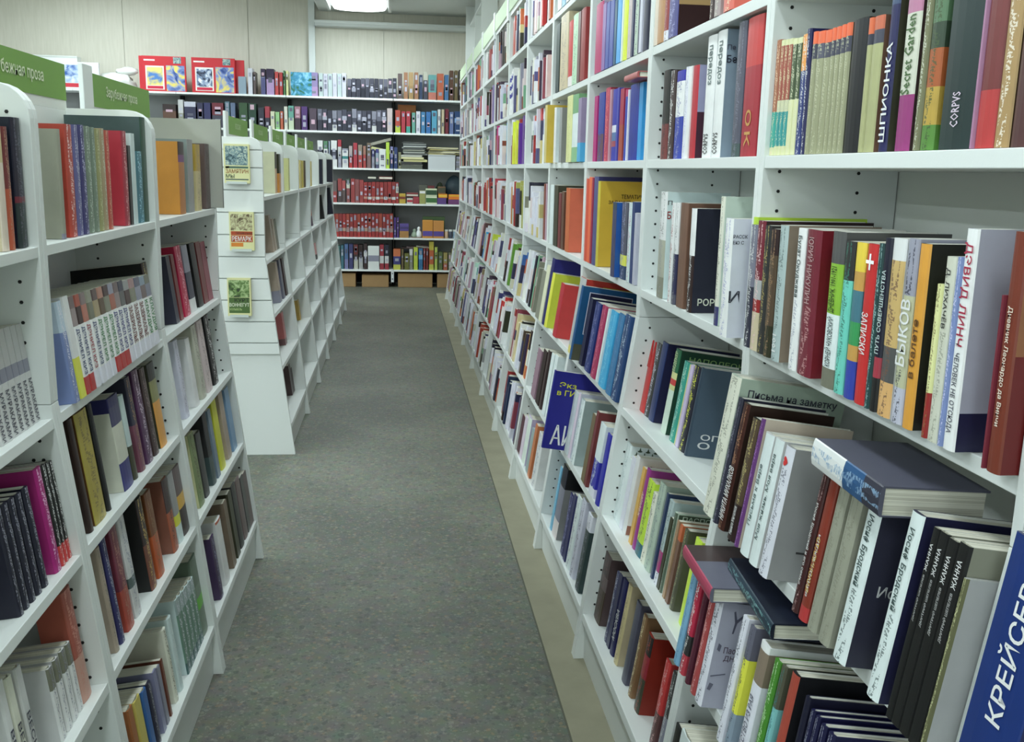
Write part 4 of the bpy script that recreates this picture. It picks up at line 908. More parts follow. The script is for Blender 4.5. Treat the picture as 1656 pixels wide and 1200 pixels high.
B(7.1417,0.2381,0.12,0.03,'b64@.4,545','red and black book')
C('B',5,5)
B(8.0971,0.3139,0.1961,0.02,'222','black box book')
C('B',6,5)
B(8.8383,0.3997,0.2389,0,'223','black box book')
C('B',1,4)
B(4.856,0.1344,0.2004,0.02,'a98@.7,889','grey photo book')
B(4.9914,0.1446,0.1995,0.02,'667','slate book')
B(5.1371,0.1289,0.1955,0.02,'433','dark book')
C('B',4,4)
B(7.1791,0.1926,0.12,0.03,'c99@.7,555','pink book')
C('B',1,3)
B(5.0322,0.1377,0.1694,0.05,'b66@.8,755','rose-red book')
C('B',2,3)
B(5.9468,0.0942,0.12,0.06,'b94','tan book')
C('B',1,2)
B(5.1426,0.0701,0.1601,0.06,'544','brown book')
B(5.2184,0.0476,0.1275,0.06,'433','dark book')

STUFF = MB()
def stuff_book(row, lev_z, inn, y, t, H, D, bands):
    s = GEO[row][0]; a = tilt(row, lev_z); x0 = front(row, lev_z)+inn
    M = Matrix.Translation((s*x0, y+t/2, lev_z+.0012-inn*math.tan(a))) @ Matrix.Rotation(0 if s > 0 else math.pi, 4, 'Z') @ Matrix.Rotation(a, 4, 'Y')
    for f0, f1, c in bands_of(bands): STUFF.box(0, D, -t/2, t/2, H*(1-f1)+.0, H*(1-f0)-.0, c, M)
    STUFF.box(.003, D-.003, -t/2+.001, t/2-.001, H-.002, H+.0006, (.72, .7, .6), M)
def score(cell, it):
    d = it[0]+.05; W = it[1]*(.6/max(d, .3))*1578/d; Hh = it[2]*1578/d
    if 'c' in it[6]: W += .03*1578/d
    if any(q in it[6] for q in ('ct', 'pg', 't')): W += 40
    return W*Hh
allb = [(score(c, it), ci, ii) for ci, c in enumerate(BOOKS) for ii, it in enumerate(c['items'])]
allb.sort(reverse=True)
single = {(ci, ii) for _, ci, ii in allb[:300]}
for ci, c in enumerate(BOOKS):
    row, bay, lev = c['row'], c['bay'], c['lev']; z = (LR if row == 'R' else LL)[lev]; s = GEO[row][0]; a = tilt(row, z)
    place = ', %s, %s' % ((LVN if row == 'R' else LVL)[lev], CASE[(row, bay)])
    names = {}
    for ii, it in enumerate(c['items']):
        if (ci, ii) in single: names.setdefault(it[5], []).append(ii)
    for ii, (y, t, H, inn, bands, desc, o) in enumerate(c['items']):
        H = min(H, {8: .22, 7: .283, 6: .245, 5: .28, 4: .28, 3: .262, 2: .252}[lev] if row == 'R' else {6: .24, 5: .25, 4: .215, 3: .215, 2: .245}[lev]) if H > .1 else .2
        D = o.get('d', .135 if H < .215 else .155)
        if row != 'R': D = min(D, .17, -XC-.012-front(row, z)-inn); 
        if row != 'R' and t > .075: y = y+(t-.07); t = .07
        if (ci, ii) not in single:
            stuff_book(row, z, inn, y, t, H, D, bands); continue
        same = names[desc]; k = same.index(ii); n = len(same); pre = ''
        if n > 1:
            w_ = {2: ['left-hand', 'right-hand'], 3: ['left', 'middle', 'right']}.get(n) or [('first', 'second', 'third', 'fourth', 'fifth', 'sixth', 'seventh', 'eighth')[i]+'-from-left' for i in range(n)]
            pre = w_[k]+' '
        lab = pre+desc+place
        root = thing('book', lab, 'book', (s*(front(row, z)+inn), y+t/2, z+.0008-inn*math.tan(a)), 0, 'books on %s of the %s' % ((LVN if row == 'R' else LVL)[lev], CASE[(row, bay)]))
        root.rotation_mode = 'XYZ'
        M = Matrix.Rotation(0 if s > 0 else math.pi, 4, 'Z') @ Matrix.Rotation(a, 4, 'Y') @ Matrix.Rotation(math.radians(o.get('L', 0)), 4, 'X')
        root.rotation_euler = M.to_euler()
        if o.get('spike'):
            book_parts(root, row, t, H*.66, D, bands, dict(o)); 
            for q in (-1, 1):
                m = MB(); m.prism([(-t/2+.001 if q < 0 else .002, H*.655), (-.002 if q < 0 else t/2-.001, H*.655), (q*t*.28+.002, H*1.05), (q*t*.28, H*1.05)], .0, .004, 'x', bc('c22')); m.build('pointed_flap', ATTR, root)
        else: book_parts(root, row, t, H, D, bands, o)

# filler books in the farther cases, seen only as slivers

def fill(bay, lev, cols, seed):
    r = random.Random(seed); y0, y1 = RY[bay-1]+.03, RY[bay]-.03; z = LR[lev]
    y = y1-r.uniform(.02, .16); i = 0; lim = y0+r.uniform(0, .12); H = r.uniform(.19, .225)
    while y > lim and i < 34:
        t = r.uniform(.014, .042); H = min(max(H+r.uniform(-.03, .03), .17), .215 if lev == 8 else .24)
        if y-t < lim: break
        stuff_book('R', z, .006+r.uniform(-.012, .015), y-t, t, H, r.uniform(.12, .17), (cols[i*len(cols)//24 % len(cols)] if r.random() < .72 else r.choice(PAL))+('@%.2f,%s@%.2f,%s' % (r.uniform(.1, .4), r.choice(PAL), r.uniform(.45, .8), r.choice(PAL)) if r.random() < .45 else ''))
        y -= t+.001; i += 1
PAL = 'e4e6e6 e4e6e6 dde ccd dde dcc a33 843 446 335 999 7a8 cb7 332 dde ccb c63 558 945 eed 322 b9a'.split()
FARC = {(4, 8): 'dde,ecc,eee,eee,c33,eee,322,eee,ddd', (4, 7): 'bbb,99a,dde,434,dde,ddc,c63,b33', (4, 6): 'c43,dde,c44,dde,339,dde,33a,cb8', (4, 5): '887,334,dde,dde,eee,bbb', (4, 4): '36a,dde,cdd,223,887,ddc', (4, 3): 'a33,dc9,222,dde,543,cc5', (4, 2): 'a33,235,dde,545,dde', (5, 8): 'b43,ddc,eee,dde,ecc', (5, 7): 'eef@.1,55a@.2,eef@.3,55a@.4,eef@.5,55a@.6,eef|ddd|ddc|889|323', (5, 6): 'dde,de2,de2,639,759,dde', (5, 5): 'dde,c83,dde,aa5,dd4', (5, 4): 'dde,223,693,432,cb4,334', (5, 3): '447,dde,c33,eee,dde,c34', (5, 2): '223,945,dde,334,dde', (6, 8): '322', (6, 7): '545,dde,dde,bbc', (6, 6): '322,c38,dde,7a5,dde,4ad', (6, 5): 'b34,dde,865,ccb', (6, 4): 'cd2,dde,dde,433', (6, 3): '545,dde,b45,865', (6, 2): 'a43,ccb,dde', (7, 7): 'dde,a44,543,323,98b', (7, 6): '445,dde,dde,889', (7, 5): 'b44,e95,dde,a33', (7, 4): 'a55,644,dde,3ad,dd3', (7, 3): 'bdc,4a9,435,dde,986', (7, 2): 'dde,bbb'}
for (bay, lev), q in FARC.items():
    if q: fill(bay, lev, q.split('|') if '|' in q else q.split(','), bay*10+lev)
for bay in (8, 9, 10):
    for lev in range(2, 9): fill(bay, lev, [random.choice(PAL) for _ in range(8)], bay*10+lev)
fill(7, 8, ['ddd', 'a55', 'dde'], 78)


# ---------------------------------------------------------------- back wall shelving
BZ = (2.07, 1.71, 1.32, .94, .56, .2); BF = 11.12
SECT = [(-4.4, -3.4), (-3.4, -2.35), (-2.35, -1.2), (-1.2, -.052), (-.048, .74)]
for i, (xa, xb) in enumerate(SECT):
    t = thing('wall_shelving', ('wall shelving with thin white shelves, %s' % ('at the far right, holding toys and games' if i == 4 else 'with red book sets, left of the toys' if i == 3 else 'low part hidden by left bookcases, %s' % ('beside the red sets', 'in the middle', 'farthest left')[2-i])), 'shelf', (0, 0, 0), 0, 'wall shelving on the back wall')
    for z in BZ:
        m = MB(); m.box(xa+.002, xb-.002, BF, 11.47, z-.02, z); m.build('shelf', LAM, t)
    m = MB(); m.box(xa+.002, xb-.002, 11.472, 11.487, .02, 2.05); m.build('back_panel', SHADEB, t)  # wall in shade behind the shelves, painted as a grey sheet
    for xx in (xa+.002, xb-.018):
        m = MB(); m.box(xx, xx+.016, 11.40, 11.4715, 0, 2.05); m.build('upright', DARK, t)
for z, xa, xb, H, c in [(2.07,-1.599,-1.55,0.269,'dde'),
(2.07,-1.542,-1.518,0.233,'655'),
(2.07,-1.464,-1.414,0.267,'324@.3,558'),
(2.07,-1.405,-1.323,0.269,'324@.4,b9c'),
(2.07,-1.315,-1.278,0.241,'c44'),
(2.07,-1.27,-1.233,0.236,'b33'),
(2.07,-1.224,-1.206,0.256,'585'),
(2.07,-1.198,-1.174,0.257,'dd9'),
(2.07,-0.95,-0.86,0.247,'98b@.6,b9c'),
(2.07,-0.851,-0.804,0.243,'bcc'),
(2.07,-0.802,-0.755,0.238,'ccd'),
(2.07,-0.753,-0.705,0.24,'bcc'),
(2.07,-0.703,-0.656,0.248,'ccd'),
(2.07,-0.654,-0.606,0.244,'bcc'),
(2.07,-0.604,-0.557,0.249,'ccd'),
(2.07,-0.549,-0.502,0.195,'667@.4,334'),
(2.07,-0.5,-0.453,0.201,'445@.5,99a@.7,334'),
(2.07,-0.451,-0.404,0.198,'334'),
(2.07,-0.402,-0.356,0.204,'556@.5,223'),
(2.07,-0.354,-0.307,0.206,'667@.4,334'),
(2.07,-0.305,-0.258,0.206,'445@.5,99a@.7,334'),
(2.07,-0.256,-0.209,0.205,'334'),
(2.07,-0.207,-0.159,0.204,'556@.5,223'),
(2.07,-0.157,-0.11,0.204,'667@.4,334'),
(2.07,-0.108,-0.061,0.21,'445@.5,99a@.7,334'),
(2.07,-0.059,-0.012,0.216,'334'),
(2.07,-0.003,0.048,0.266,'655'),
(2.07,0.064,0.109,0.281,'a75'),
(2.07,0.117,0.169,0.283,'b96@.5,a85'),
(2.07,0.178,0.223,0.285,'a75'),
(2.07,0.232,0.27,0.26,'346'),
(2.07,0.278,0.324,0.294,'ccb@.3,445'),
(2.07,0.332,0.418,0.264,'6aa@.7,c76'),
(2.07,0.427,0.499,0.28,'c64'),
(2.07,0.508,0.553,0.27,'47a'),
(2.07,0.562,0.607,0.317,'643'),
(2.07,0.616,0.654,0.319,'764'),
(2.07,0.663,0.702,0.327,'433'),
(1.71,-2.5,-2.362,0.231,'322@.3,643'),
(1.71,-2.338,-2.283,0.281,'ccc@.5,998'),
(1.71,-2.275,-2.155,0.263,'ccd@.2,335@.8,ccd'),
(1.71,-2.141,-2.079,0.255,'335'),
(1.71,-2.07,-2.001,0.257,'336'),
(1.71,-1.986,-1.865,0.259,'723@.5,445'),
(1.71,-1.85,-1.8,0.276,'578'),
(1.71,-1.792,-1.742,0.265,'679'),
(1.71,-1.701,-1.612,0.268,'353'),
(1.71,-1.604,-1.521,0.265,'243'),
(1.71,-1.501,-1.438,0.223,'334'),
(1.71,-1.429,-1.379,0.238,'a34@.5,334'),
(1.71,-1.372,-1.328,0.188,'ddb'),
(1.71,-1.319,-1.275,0.183,'9c8'),
(1.71,-1.267,-1.236,0.191,'c64'),
(1.71,-1.226,-1.189,0.244,'ddc'),
(1.71,-1.18,-1.123,0.252,'6a9@.5,cdb'),
(1.71,-1.114,-1.051,0.247,'a78@.5,434'),
(1.71,-1.042,-0.978,0.249,'537'),
(1.71,-0.957,-0.879,0.232,'545'),
(1.71,-0.871,-0.82,0.228,'667@.5,334'),
(1.71,-0.818,-0.767,0.227,'445@.3,aab@.5,334'),
(1.71,-0.765,-0.714,0.215,'334'),
(1.71,-0.712,-0.661,0.216,'889@.4,445@.7,ccc'),
(1.71,-0.659,-0.608,0.219,'667@.5,334'),
(1.71,-0.606,-0.554,0.229,'445@.3,aab@.5,334'),
(1.71,-0.553,-0.501,0.213,'334'),
(1.71,-0.499,-0.448,0.239,'889@.4,445@.7,ccc'),
(1.71,-0.446,-0.394,0.223,'667@.5,334'),
(1.71,-0.392,-0.341,0.222,'445@.3,aab@.5,334'),
(1.71,-0.339,-0.287,0.226,'334'),
(1.71,-0.285,-0.234,0.221,'889@.4,445@.7,ccc'),
(1.71,-0.232,-0.18,0.233,'667@.5,334'),
(1.71,-0.178,-0.126,0.236,'445@.3,aab@.5,334'),
(1.71,-0.118,-0.059,0.257,'cbb'),
(1.71,-0.03,0.028,0.24,'b43@.7,bc3'),
(1.71,0.037,0.082,0.229,'b34'),
(1.71,0.091,0.136,0.231,'b34@.7,4a9'),
(1.71,0.152,0.191,0.219,'6a9'),
(1.71,0.199,0.245,0.234,'dde'),
(1.71,0.253,0.299,0.229,'48b'),
(1.71,0.308,0.36,0.231,'37b'),
(1.71,0.369,0.428,0.245,'5ac'),
(1.71,0.436,0.468,0.261,'ddd'),
(1.71,0.477,0.509,0.262,'cb9'),
(1.71,0.518,0.557,0.27,'723'),
(1.71,0.566,0.612,0.238,'67a'),
(1.71,0.62,0.7,0.246,'247@.3,8ad@.5,247'),
(1.32,-0.876,-0.818,0.285,'eee@.35,223@.6,eee'),
(1.32,-0.81,-0.765,0.28,'586@.3,eee'),
(1.32,-0.757,-0.739,0.281,'9ab'),
(1.32,-0.73,-0.665,0.288,'eee@.35,223@.7,eee'),
(1.32,-0.656,-0.618,0.297,'b34@.25,ccc@.6,99a'),
(1.32,-0.61,-0.545,0.206,'99a@.1,eee@.4,388@.55,ddd'),
(1.32,-0.536,-0.498,0.234,'baa@.5,b33'),
(1.32,-0.489,-0.444,0.268,'b34'),
(1.32,-0.436,-0.391,0.25,'987@.45,b44'),
(1.32,-0.382,-0.35,0.238,'a76@.4,b44'),
(1.32,-0.341,-0.296,0.272,'765@.5,866'),
(1.32,-0.288,-0.256,0.207,'447@.4,99a'),
(1.32,-0.247,-0.209,0.208,'448@.2,9ab@.8,557'),
(1.32,-0.207,-0.134,0.209,'e4eaee'),
(1.32,-0.132,-0.093,0.284,'bd3'),
(1.32,-0.085,-0.053,0.239,'88b@.5,347'),
(1.32,-0.044,-0.005,0.233,'347'),
(1.32,0.003,0.035,0.181,'886'),
(0.94,-0.722,-0.671,0.236,'766@.5,a44'),
(0.94,-0.662,-0.616,0.258,'a44@.5,544'),
(0.94,-0.615,-0.576,0.239,'b55@.4,655'),
(0.94,-0.567,-0.529,0.26,'565@.2,ddc@.4,955'),
(0.94,-0.52,-0.475,0.261,'a44'),
(0.94,-0.473,-0.427,0.256,'955'),
(0.94,-0.425,-0.38,0.249,'a44'),
(0.94,-0.378,-0.336,0.226,'a33@.7,c98@.8,a33'),
(0.94,-0.334,-0.292,0.226,'933@.7,ddd@.83,a33'),
(0.94,-0.29,-0.248,0.23,'a33@.7,c98@.8,a33'),
(0.94,-0.246,-0.203,0.231,'933@.7,ddd@.83,a33'),
(0.94,-0.201,-0.159,0.229,'a33@.7,c98@.8,a33'),
(0.94,-0.157,-0.115,0.233,'933@.7,ddd@.83,a33'),
(0.94,-0.113,-0.071,0.235,'a33@.7,c98@.8,a33'),
(0.94,-0.069,-0.026,0.235,'933@.7,ddd@.83,a33'),
(0.94,-0.024,0.008,0.231,'a33@.2,ccb@.5,a33'),
(0.56,-0.734,-0.696,0.25,'a33@.6,b98@.75,a33'),
(0.56,-0.694,-0.656,0.251,'a43@.6,a88@.78,b33'),
(0.56,-0.654,-0.617,0.253,'933@.6,99a@.75,a33'),
(0.56,-0.615,-0.577,0.252,'a33@.6,b98@.75,a33'),
(0.56,-0.575,-0.537,0.254,'a43@.6,a88@.78,b33'),
(0.56,-0.535,-0.496,0.256,'933@.6,99a@.75,a33'),
(0.56,-0.495,-0.456,0.255,'a33@.6,b98@.75,a33'),
(0.56,-0.454,-0.416,0.255,'a43@.6,a88@.78,b33'),
(0.56,-0.414,-0.376,0.26,'933@.6,99a@.75,a33'),
(0.56,-0.374,-0.336,0.26,'a33@.6,b98@.75,a33'),
(0.56,-0.334,-0.296,0.263,'a43@.6,a88@.78,b33'),
(0.56,-0.294,-0.256,0.262,'933@.6,99a@.75,a33'),
(0.56,-0.254,-0.215,0.264,'a33@.6,b98@.75,a33'),
(0.56,-0.213,-0.175,0.263,'a43@.6,a88@.78,b33'),
(0.56,-0.173,-0.135,0.261,'933@.6,99a@.75,a33'),
(0.56,-0.133,-0.094,0.259,'a33@.6,b98@.75,a33'),
(0.56,-0.092,-0.054,0.264,'a43@.6,a88@.78,b33'),
(0.56,-0.045,-0.02,0.223,'538'),
(0.56,-0.011,0.008,0.224,'649'),
(0.2,-0.678,-0.646,0.257,'588'),
(0.2,-0.637,-0.605,0.265,'478'),
(0.2,-0.596,-0.556,0.279,'57a@.6,88b'),
(0.2,-0.548,-0.502,0.28,'447'),
(0.2,-0.493,-0.447,0.274,'733@.4,433@.6,ccb'),
(0.2,-0.438,-0.392,0.274,'322@.5,bbb'),
(0.2,-0.383,-0.344,0.289,'433@.3,ddd@.5,433'),
(0.2,-0.204,-0.158,0.278,'a34@.45,ddd@.75,a34'),
(0.2,-0.149,-0.103,0.278,'334@.45,ddd@.75,a34'),
(0.2,-0.053,0.029,0.231,'d74@.35,448@.75,cc4'),
(0.2,0.038,0.063,0.233,'764'),
(0.2,0.072,0.126,0.184,'773'),
(0.2,0.128,0.167,0.234,'ddd@.3,998'),
(0.2,0.176,0.223,0.255,'cd3'),
(0.2,0.232,0.279,0.242,'37a@.3,7be@.5,37a'),
(0.2,0.288,0.307,0.243,'a44'),
(0.2,0.316,0.341,0.25,'833'),
(0.2,0.35,0.404,0.32,'cb3@.3,c63@.8,cc4'),
(0.2,0.413,0.446,0.259,'bc5'),
(0.2,0.456,0.503,0.204,'674'),
(0.2,0.512,0.559,0.197,'a95@.6,b64'),
(0.2,0.568,0.601,0.198,'886'),
(0.2,0.609,0.643,0.234,'cb5@.5,946')]:
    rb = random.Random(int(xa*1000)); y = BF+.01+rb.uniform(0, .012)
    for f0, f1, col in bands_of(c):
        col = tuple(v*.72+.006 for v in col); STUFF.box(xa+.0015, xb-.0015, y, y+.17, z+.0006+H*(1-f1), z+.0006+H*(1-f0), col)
    W_ = xb-xa; lum = sum(col)/3
    for q in range(rb.choice((1, 2, 3))):
        a_ = rb.uniform(.1, .8); cc_ = bc(rb.choice(('889', 'aab', '99a', 'b9a')) if lum < .25 else rb.choice(('556', '778', '99a')))
        STUFF.box(xa+W_*.25, xb-W_*.25, y-.0012, y, z+H*a_, z+H*min(.95, a_+rb.uniform(.05, .22)), cc_)

# ---------------------------------------------------------------- books lying flat and boards
def lying(p0, ang, H, t, D, bands, label, o, group, roll=0, pitch=0):
    """spine runs from p0 along direction ang (world Z rotation of the book's long axis), cover facing up"""
    r = thing('book', label, 'book', p0, 0, group)
    # local z (height) -> horizontal direction, local x (depth) -> away from the aisle, local y (thickness) -> up
    u = Vector((math.sin(ang), -math.cos(ang), -pitch)).normalized(); d = Vector((math.cos(ang), math.sin(ang), -roll)).normalized(); n = u.cross(d)
    n = -n if n.z < 0 else n
    d = (d-u*d.dot(u)).normalized(); yv = u.cross(d)
    M = Matrix((d, yv, u)).transposed().to_4x4(); M.translation = Vector(p0)
    r.matrix_world = M
    book_parts(r, 'R', t, H, D, bands, o); return r
lying((.568, 1.243, .956), -.04, .21, .038, .135, '334@.22,258@.5,e6eaea', 'thick white, blue and black book lying flat on middle-shelf books, nearest right case', dict(c='556', c2='556', i='8ac'), 'books lying flat on other books', .05)
lying((.566, 1.53, .668), -.08, .25, .026, .19, '134', 'dark teal long book lying flat across the knee-high row, nearest right case', dict(c='123', i='7aa'), 'books lying flat on other books', .04)
lying((.520, 1.643, .648), -.05, .19, .026, .14, 'a35', 'crimson-spined book with landscape cover lying flat at the knee-high row corner', dict(c='667', c2='433', cf=.6), 'books lying flat on other books', .04)
lying((.60, 2.66, 1.573), 0, .15, .016, .12, 'b66', 'dusty red book lying flat above blue books, eye-level shelf of third right case', dict(c='a55'), 'books lying flat on other books', 0)

bd = thing('backing_board', 'large plain grey board standing at the far end of the left foreground bookcase', 'board', (0, 0, 0))
m = MB(); m.box(-.765, -.551, 3.2255, 3.231, 1.1895, 1.462); m.build('board', GREYB, bd)
m = MB(); m.box(-.5509, -.5497, 3.225, 3.2315, 1.1895, 1.462); e = m.build('board_edge', flat('444')); e.parent = bd

# three classics displayed on the slatted end panel
def slat_book(x0, x1, z0, z1, label, art, words):
    y1 = AY_END; t = thing('displayed_book', label, 'book', (0, 0, 0), 0, 'books displayed on the slatted end')
    m = MB(); m.box(x0, x1, y1-.02, y1-.017, z0, z1); m.build('front_cover', flat('e2dfa8', .4), t)
    m = MB(); m.box(x0+.001, x1-.002, y1-.017, y1-.002, z0+.002, z1-.002); m.build('page_block', PAGES, t)
    m = MB(); m.box(x0, x1, y1-.002, y1, z0, z1); m.build('back_cover', flat('dedba0', .4), t)
    W, H = x1-x0, z1-z0
    for (a, b, c, d, col) in art:
        m = MB(); m.box(x0+W*a, x0+W*b, y1-.0204, y1-.02, z0+H*c, z0+H*d); m.build('cover_picture', PIC if col == 'pic' else PIC2 if col == 'pic2' else PIC3 if col == 'pic3' else flat(col, .4), t)
    for s, a, b, c, d, col in words:
        lettering(s, t, col, (x0+W*(a+b)/2, y1-.0208, z0+H*(c+d)/2), (1, 0, 0), (0, 0, 1), W*(b-a), H*(d-c), 'cover_lettering')
    m = MB(); m.box(x0+.01, x1-.01, y1-.035, y1, z0-.0035, z0-.0005); m.box(x0+.01, x1-.01, y1-.035, y1-.033, z0-.0005, z0+.008); m.build('display_ledge', flat('d0d8d4', .2), t)
def picture(name, c1, c2, c3, sc):
    m = bpy.data.materials.new(name); m.use_nodes = True; nt = m.node_tree; b = nt.nodes['Principled BSDF']; b.inputs['Roughness'].default_value = .4
    tc = nt.nodes.new('ShaderNodeTexCoord'); n = nt.nodes.new('ShaderNodeTexNoise'); n.inputs['Scale'].default_value = sc; n.inputs['Detail'].default_value = 4; n.inputs['Distortion'].default_value = 1.5
    cr = nt.nodes.new('ShaderNodeValToRGB'); e = cr.color_ramp.elements; e[0].position = .35; e[0].color = (*lin(c1), 1); e[1].position = .65; e[1].color = (*lin(c3), 1); q = e.new(.5); q.color = (*lin(c2), 1)
    nt.links.new(tc.outputs['Object'], n.inputs['Vector']); nt.links.new(n.outputs['Fac'], cr.inputs[0]); nt.links.new(cr.outputs[0], b.inputs['Base Color']); return m
PIC = picture('cover_art_bluegrey', '2e4a52', '7d9aa0', 'c9d3c0', 60); PIC2 = picture('cover_art_brown', '5c4a32', 'b8b088', 'd9dcae', 45); PIC3 = picture('cover_art_green', '2c3c22', '6a8a4a', 'b4c892', 40)
AY_END = 4.488-.0135
slat_book(-.752, -.644, 1.246, 1.413, 'cream classic with blue-grey engraved cover, topmost on the slatted end panel', [(.06, .94, .46, .95, 'pic'), (.05, .95, .38, .43, '47685a'), (.06, .2, .38, .43, 'b44'), (.05, .95, .08, .11, '455')], [('ЗАМЯТИН', .06, .95, .25, .36, '9a5a2c'), ('МЫ', .06, .4, .13, .23, '2f4638')])
slat_book(-.739, -.633, .953, 1.121, 'cream classic with flower picture and red name band, middle of the slatted end', [(.06, .94, .52, .95, 'pic2'), (.06, .94, .4, .5, 'b4471f'), (.06, .94, .22, .39, 'b8501c'), (.06, .55, .1, .2, 'd9822b')], [('ТРИУМФАЛЬНАЯ', .25, .93, .42, .48, '432'), ('РЕМАРК', .1, .9, .24, .37, 'eee')])
slat_book(-.757, -.655, .659, .829, 'green classic with night landscape cover, lowest on the slatted end panel', [(.06, .94, .5, .95, 'pic3'), (.06, .94, .08, .49, '4e6b34')], [('КУРТ', .3, .92, .38, .47, '1c2414'), ('ВОННЕГУТ', .08, .92, .25, .35, 'e4e8d0'), ('КОЛЫБЕЛЬ', .1, .6, .15, .21, 'b9cf8a')])

# ---------------------------------------------------------------- things on the back wall shelves
YF = BF+.01
PICK = picture('kit_picture', '1d3f86', '7f93c9', 'e6d36a', 9); PICW = picture('kit_dog_picture', '1b2440', '8fa0c0', 'f0f0ee', 14); PICS = picture('beach_picture', '4b7dbf', 'e0d27a', 'f0e49a', 5)
def kit(x0, x1, z, H, y, label, pic):
    t = thing('craft_kit_box', label, 'box', (0, 0, 0), 0, 'red craft kit boxes on the top wall shelf'); y0 = y; W = x1-x0
    m = MB(); m.box(x0, x1, y0, y0+.03, z, z+H); m.build('box', flat('c3202c', .4), t, .002)
    if pic:
        m = MB(); m.box(x0+W*.08, x0+W*.50, y0-.001, y0, z+H*.05, z+H*.72); m.build('picture_frame', flat('eeeae4'), t)
        m = MB(); m.box(x0+W*.11, x0+W*.47, y0-.002, y0-.001, z+H*.17, z+H*.68); m.build('picture', PICS if pic == 1 else PICW, t)
        m = MB(); m.box(x0+W*.11, x0+W*.47, y0-.002, y0-.001, z+H*.07, z+H*.15); m.build('caption_band', flat('c24'), t)
        m = MB(); m.box(x0+W*.55, x0+W*.97, y0-.001, y0, z+H*.02, z+H*.74); m.build('picture', PICK, t)
        m = MB(); m.box(x0+W*.72, x0+W*.9, y0-.001, y0, z+H*.80, z+H*.98); m.build('picture', PIC, t)
        m = MB(); m.box(x0+W*.05, x0+W*.3, y0-.0008, y0, z+H*.86, z+H*.9); m.build('white_caption', flat('eee'), t)
kit(-2.69, -2.24, 2.0706, .36, YF, 'red craft kit box with beach picture, left of the dog picture box', 1)
kit(-2.73, -2.36, 2.0706, .362, YF+.045, 'red craft kit box half hidden behind the beach picture box', 0)
kit(-2.18, -1.73, 2.0706, .36, YF, 'red craft kit box with husky dog picture on the top wall shelf', 2)
kit(-2.06, -1.64, 2.0706, .35, YF+.045, 'red craft kit box half hidden behind the dog picture box', 0)
t = thing('picture_box', 'white and blue picture box with red foot behind the green signs', 'box')
m = MB(); m.box(-3.62, -3.13, YF, YF+.04, 2.0706, 2.34); m.build('box', flat('e2e4e8'), t, .002)
m = MB(); m.box(-3.60, -3.22, YF-.001, YF, 2.13, 2.31); m.build('picture', picture('ship_picture', '2d5aa8', 'a9bfe0', 'e6e9f0', 8), t)
m = MB(); m.box(-3.60, -3.2, YF-.0012, YF-.0002, 2.085, 2.125); m.build('caption_band', flat('c34'), t)
t = thing('storage_box', 'plain white carton standing behind the blue picture box on top shelf', 'box')
m = MB(); m.box(-3.98, -3.36, YF+.06, YF+.2, 2.0706, 2.405); m.build('carton', flat('dfe4e0'), t, .003)
m = MB(); m.box(-3.98, -3.36, YF+.058, YF+.06, 2.385, 2.40); m.build('lid_edge', flat('c4c9c5'), t)
t = thing('soft_bundle', 'white soft plastic-wrapped bundle lying between the picture boxes', 'bundle')
m = MB(); m.blob(-2.97, YF+.1, 2.16, .17, .09, .085, 3, .22); m.build('wrapped_bag', flat('e6e9e4', .35), t, 0, True)
m = MB(); m.blob(-2.86, YF+.1, 2.27, .11, .06, .04, 5, .2); m.build('bag_fold', flat('e9ece8', .35), t, 0, True)
t = thing('storage_box', 'landscape-printed blue and green box on top wall shelf', 'box')
m = MB(); m.box(-1.148, -.925, YF, YF+.05, 2.0706, 2.315); m.build('box', picture('lagoon_picture', '2f6a3a', '3f8fb8', '8cc7dc', 12), t, .002)
t = thing('storage_box', 'slate-blue slim box beside the dog picture box', 'box')
m = MB(); m.box(-1.70, -1.62, YF, YF+.05, 2.0706, 2.25); m.build('box', flat('8a9cab'), t, .002)
t = thing('flat_box', 'orange flat box lying behind the books of the second wall shelf', 'box')
m = MB(); m.box(.0, .2, YF+.19, YF+.3, 1.7106, 2.02); m.build('box', flat('a8682c'), t, .002)
# stack of papers and the white box (third shelf, right)
cols = ['55584e', '333', 'c9c48a', 'ddd8a8', 'b9b9ae', '777a78', 'aaaca6', '5a6058', 'ccccbf', '44474a', '8c908c', 'bfc2c0', '60666a', 'a9adaa', '383b3e', '9a9ea0']
zz = 1.3206; rr = random.Random(4)
for i, c in enumerate(cols):
    th = (.05, .03, .03, .022, .022, .02)[i] if i < 6 else .013
    t = thing('magazine_stack', 'flat folder in the tall pile of papers right of blue books, %s from bottom' % ('first second third fourth fifth sixth seventh eighth ninth tenth eleventh twelfth thirteenth fourteenth fifteenth sixteenth'.split()[i]), 'folder', (0, 0, 0), 0, 'folders piled on the third wall shelf')
    a = .045+rr.uniform(-.02, .02); m = MB(); m.box(a, a+.25+rr.uniform(-.02, .02), YF+rr.uniform(0, .02), YF+.2, zz, zz+th*.85); m.build('folder', flat(c), t)
    m = MB(); m.box(a+.004, a+.24, YF+.024, YF+.19, zz+th*.85, zz+th-.0004); m.build('paper', flat('c8c8bc'), t); zz += th
    if zz > 1.61: break
t = thing('storage_box', 'plain white box under papers on third wall shelf', 'box')
m = MB(); m.box(.335, .635, YF, YF+.22, 1.3206, 1.47); m.build('box', flat('c3c7ca'), t, .003); m = MB(); m.box(.333, .637, YF-.002, YF+.222, 1.4702, 1.485); m.build('lid', flat('b9bdc0'), t)
t = thing('paper_pile', 'yellowed papers heaped on the white box', 'papers')
m = MB(); zz = 1.4855
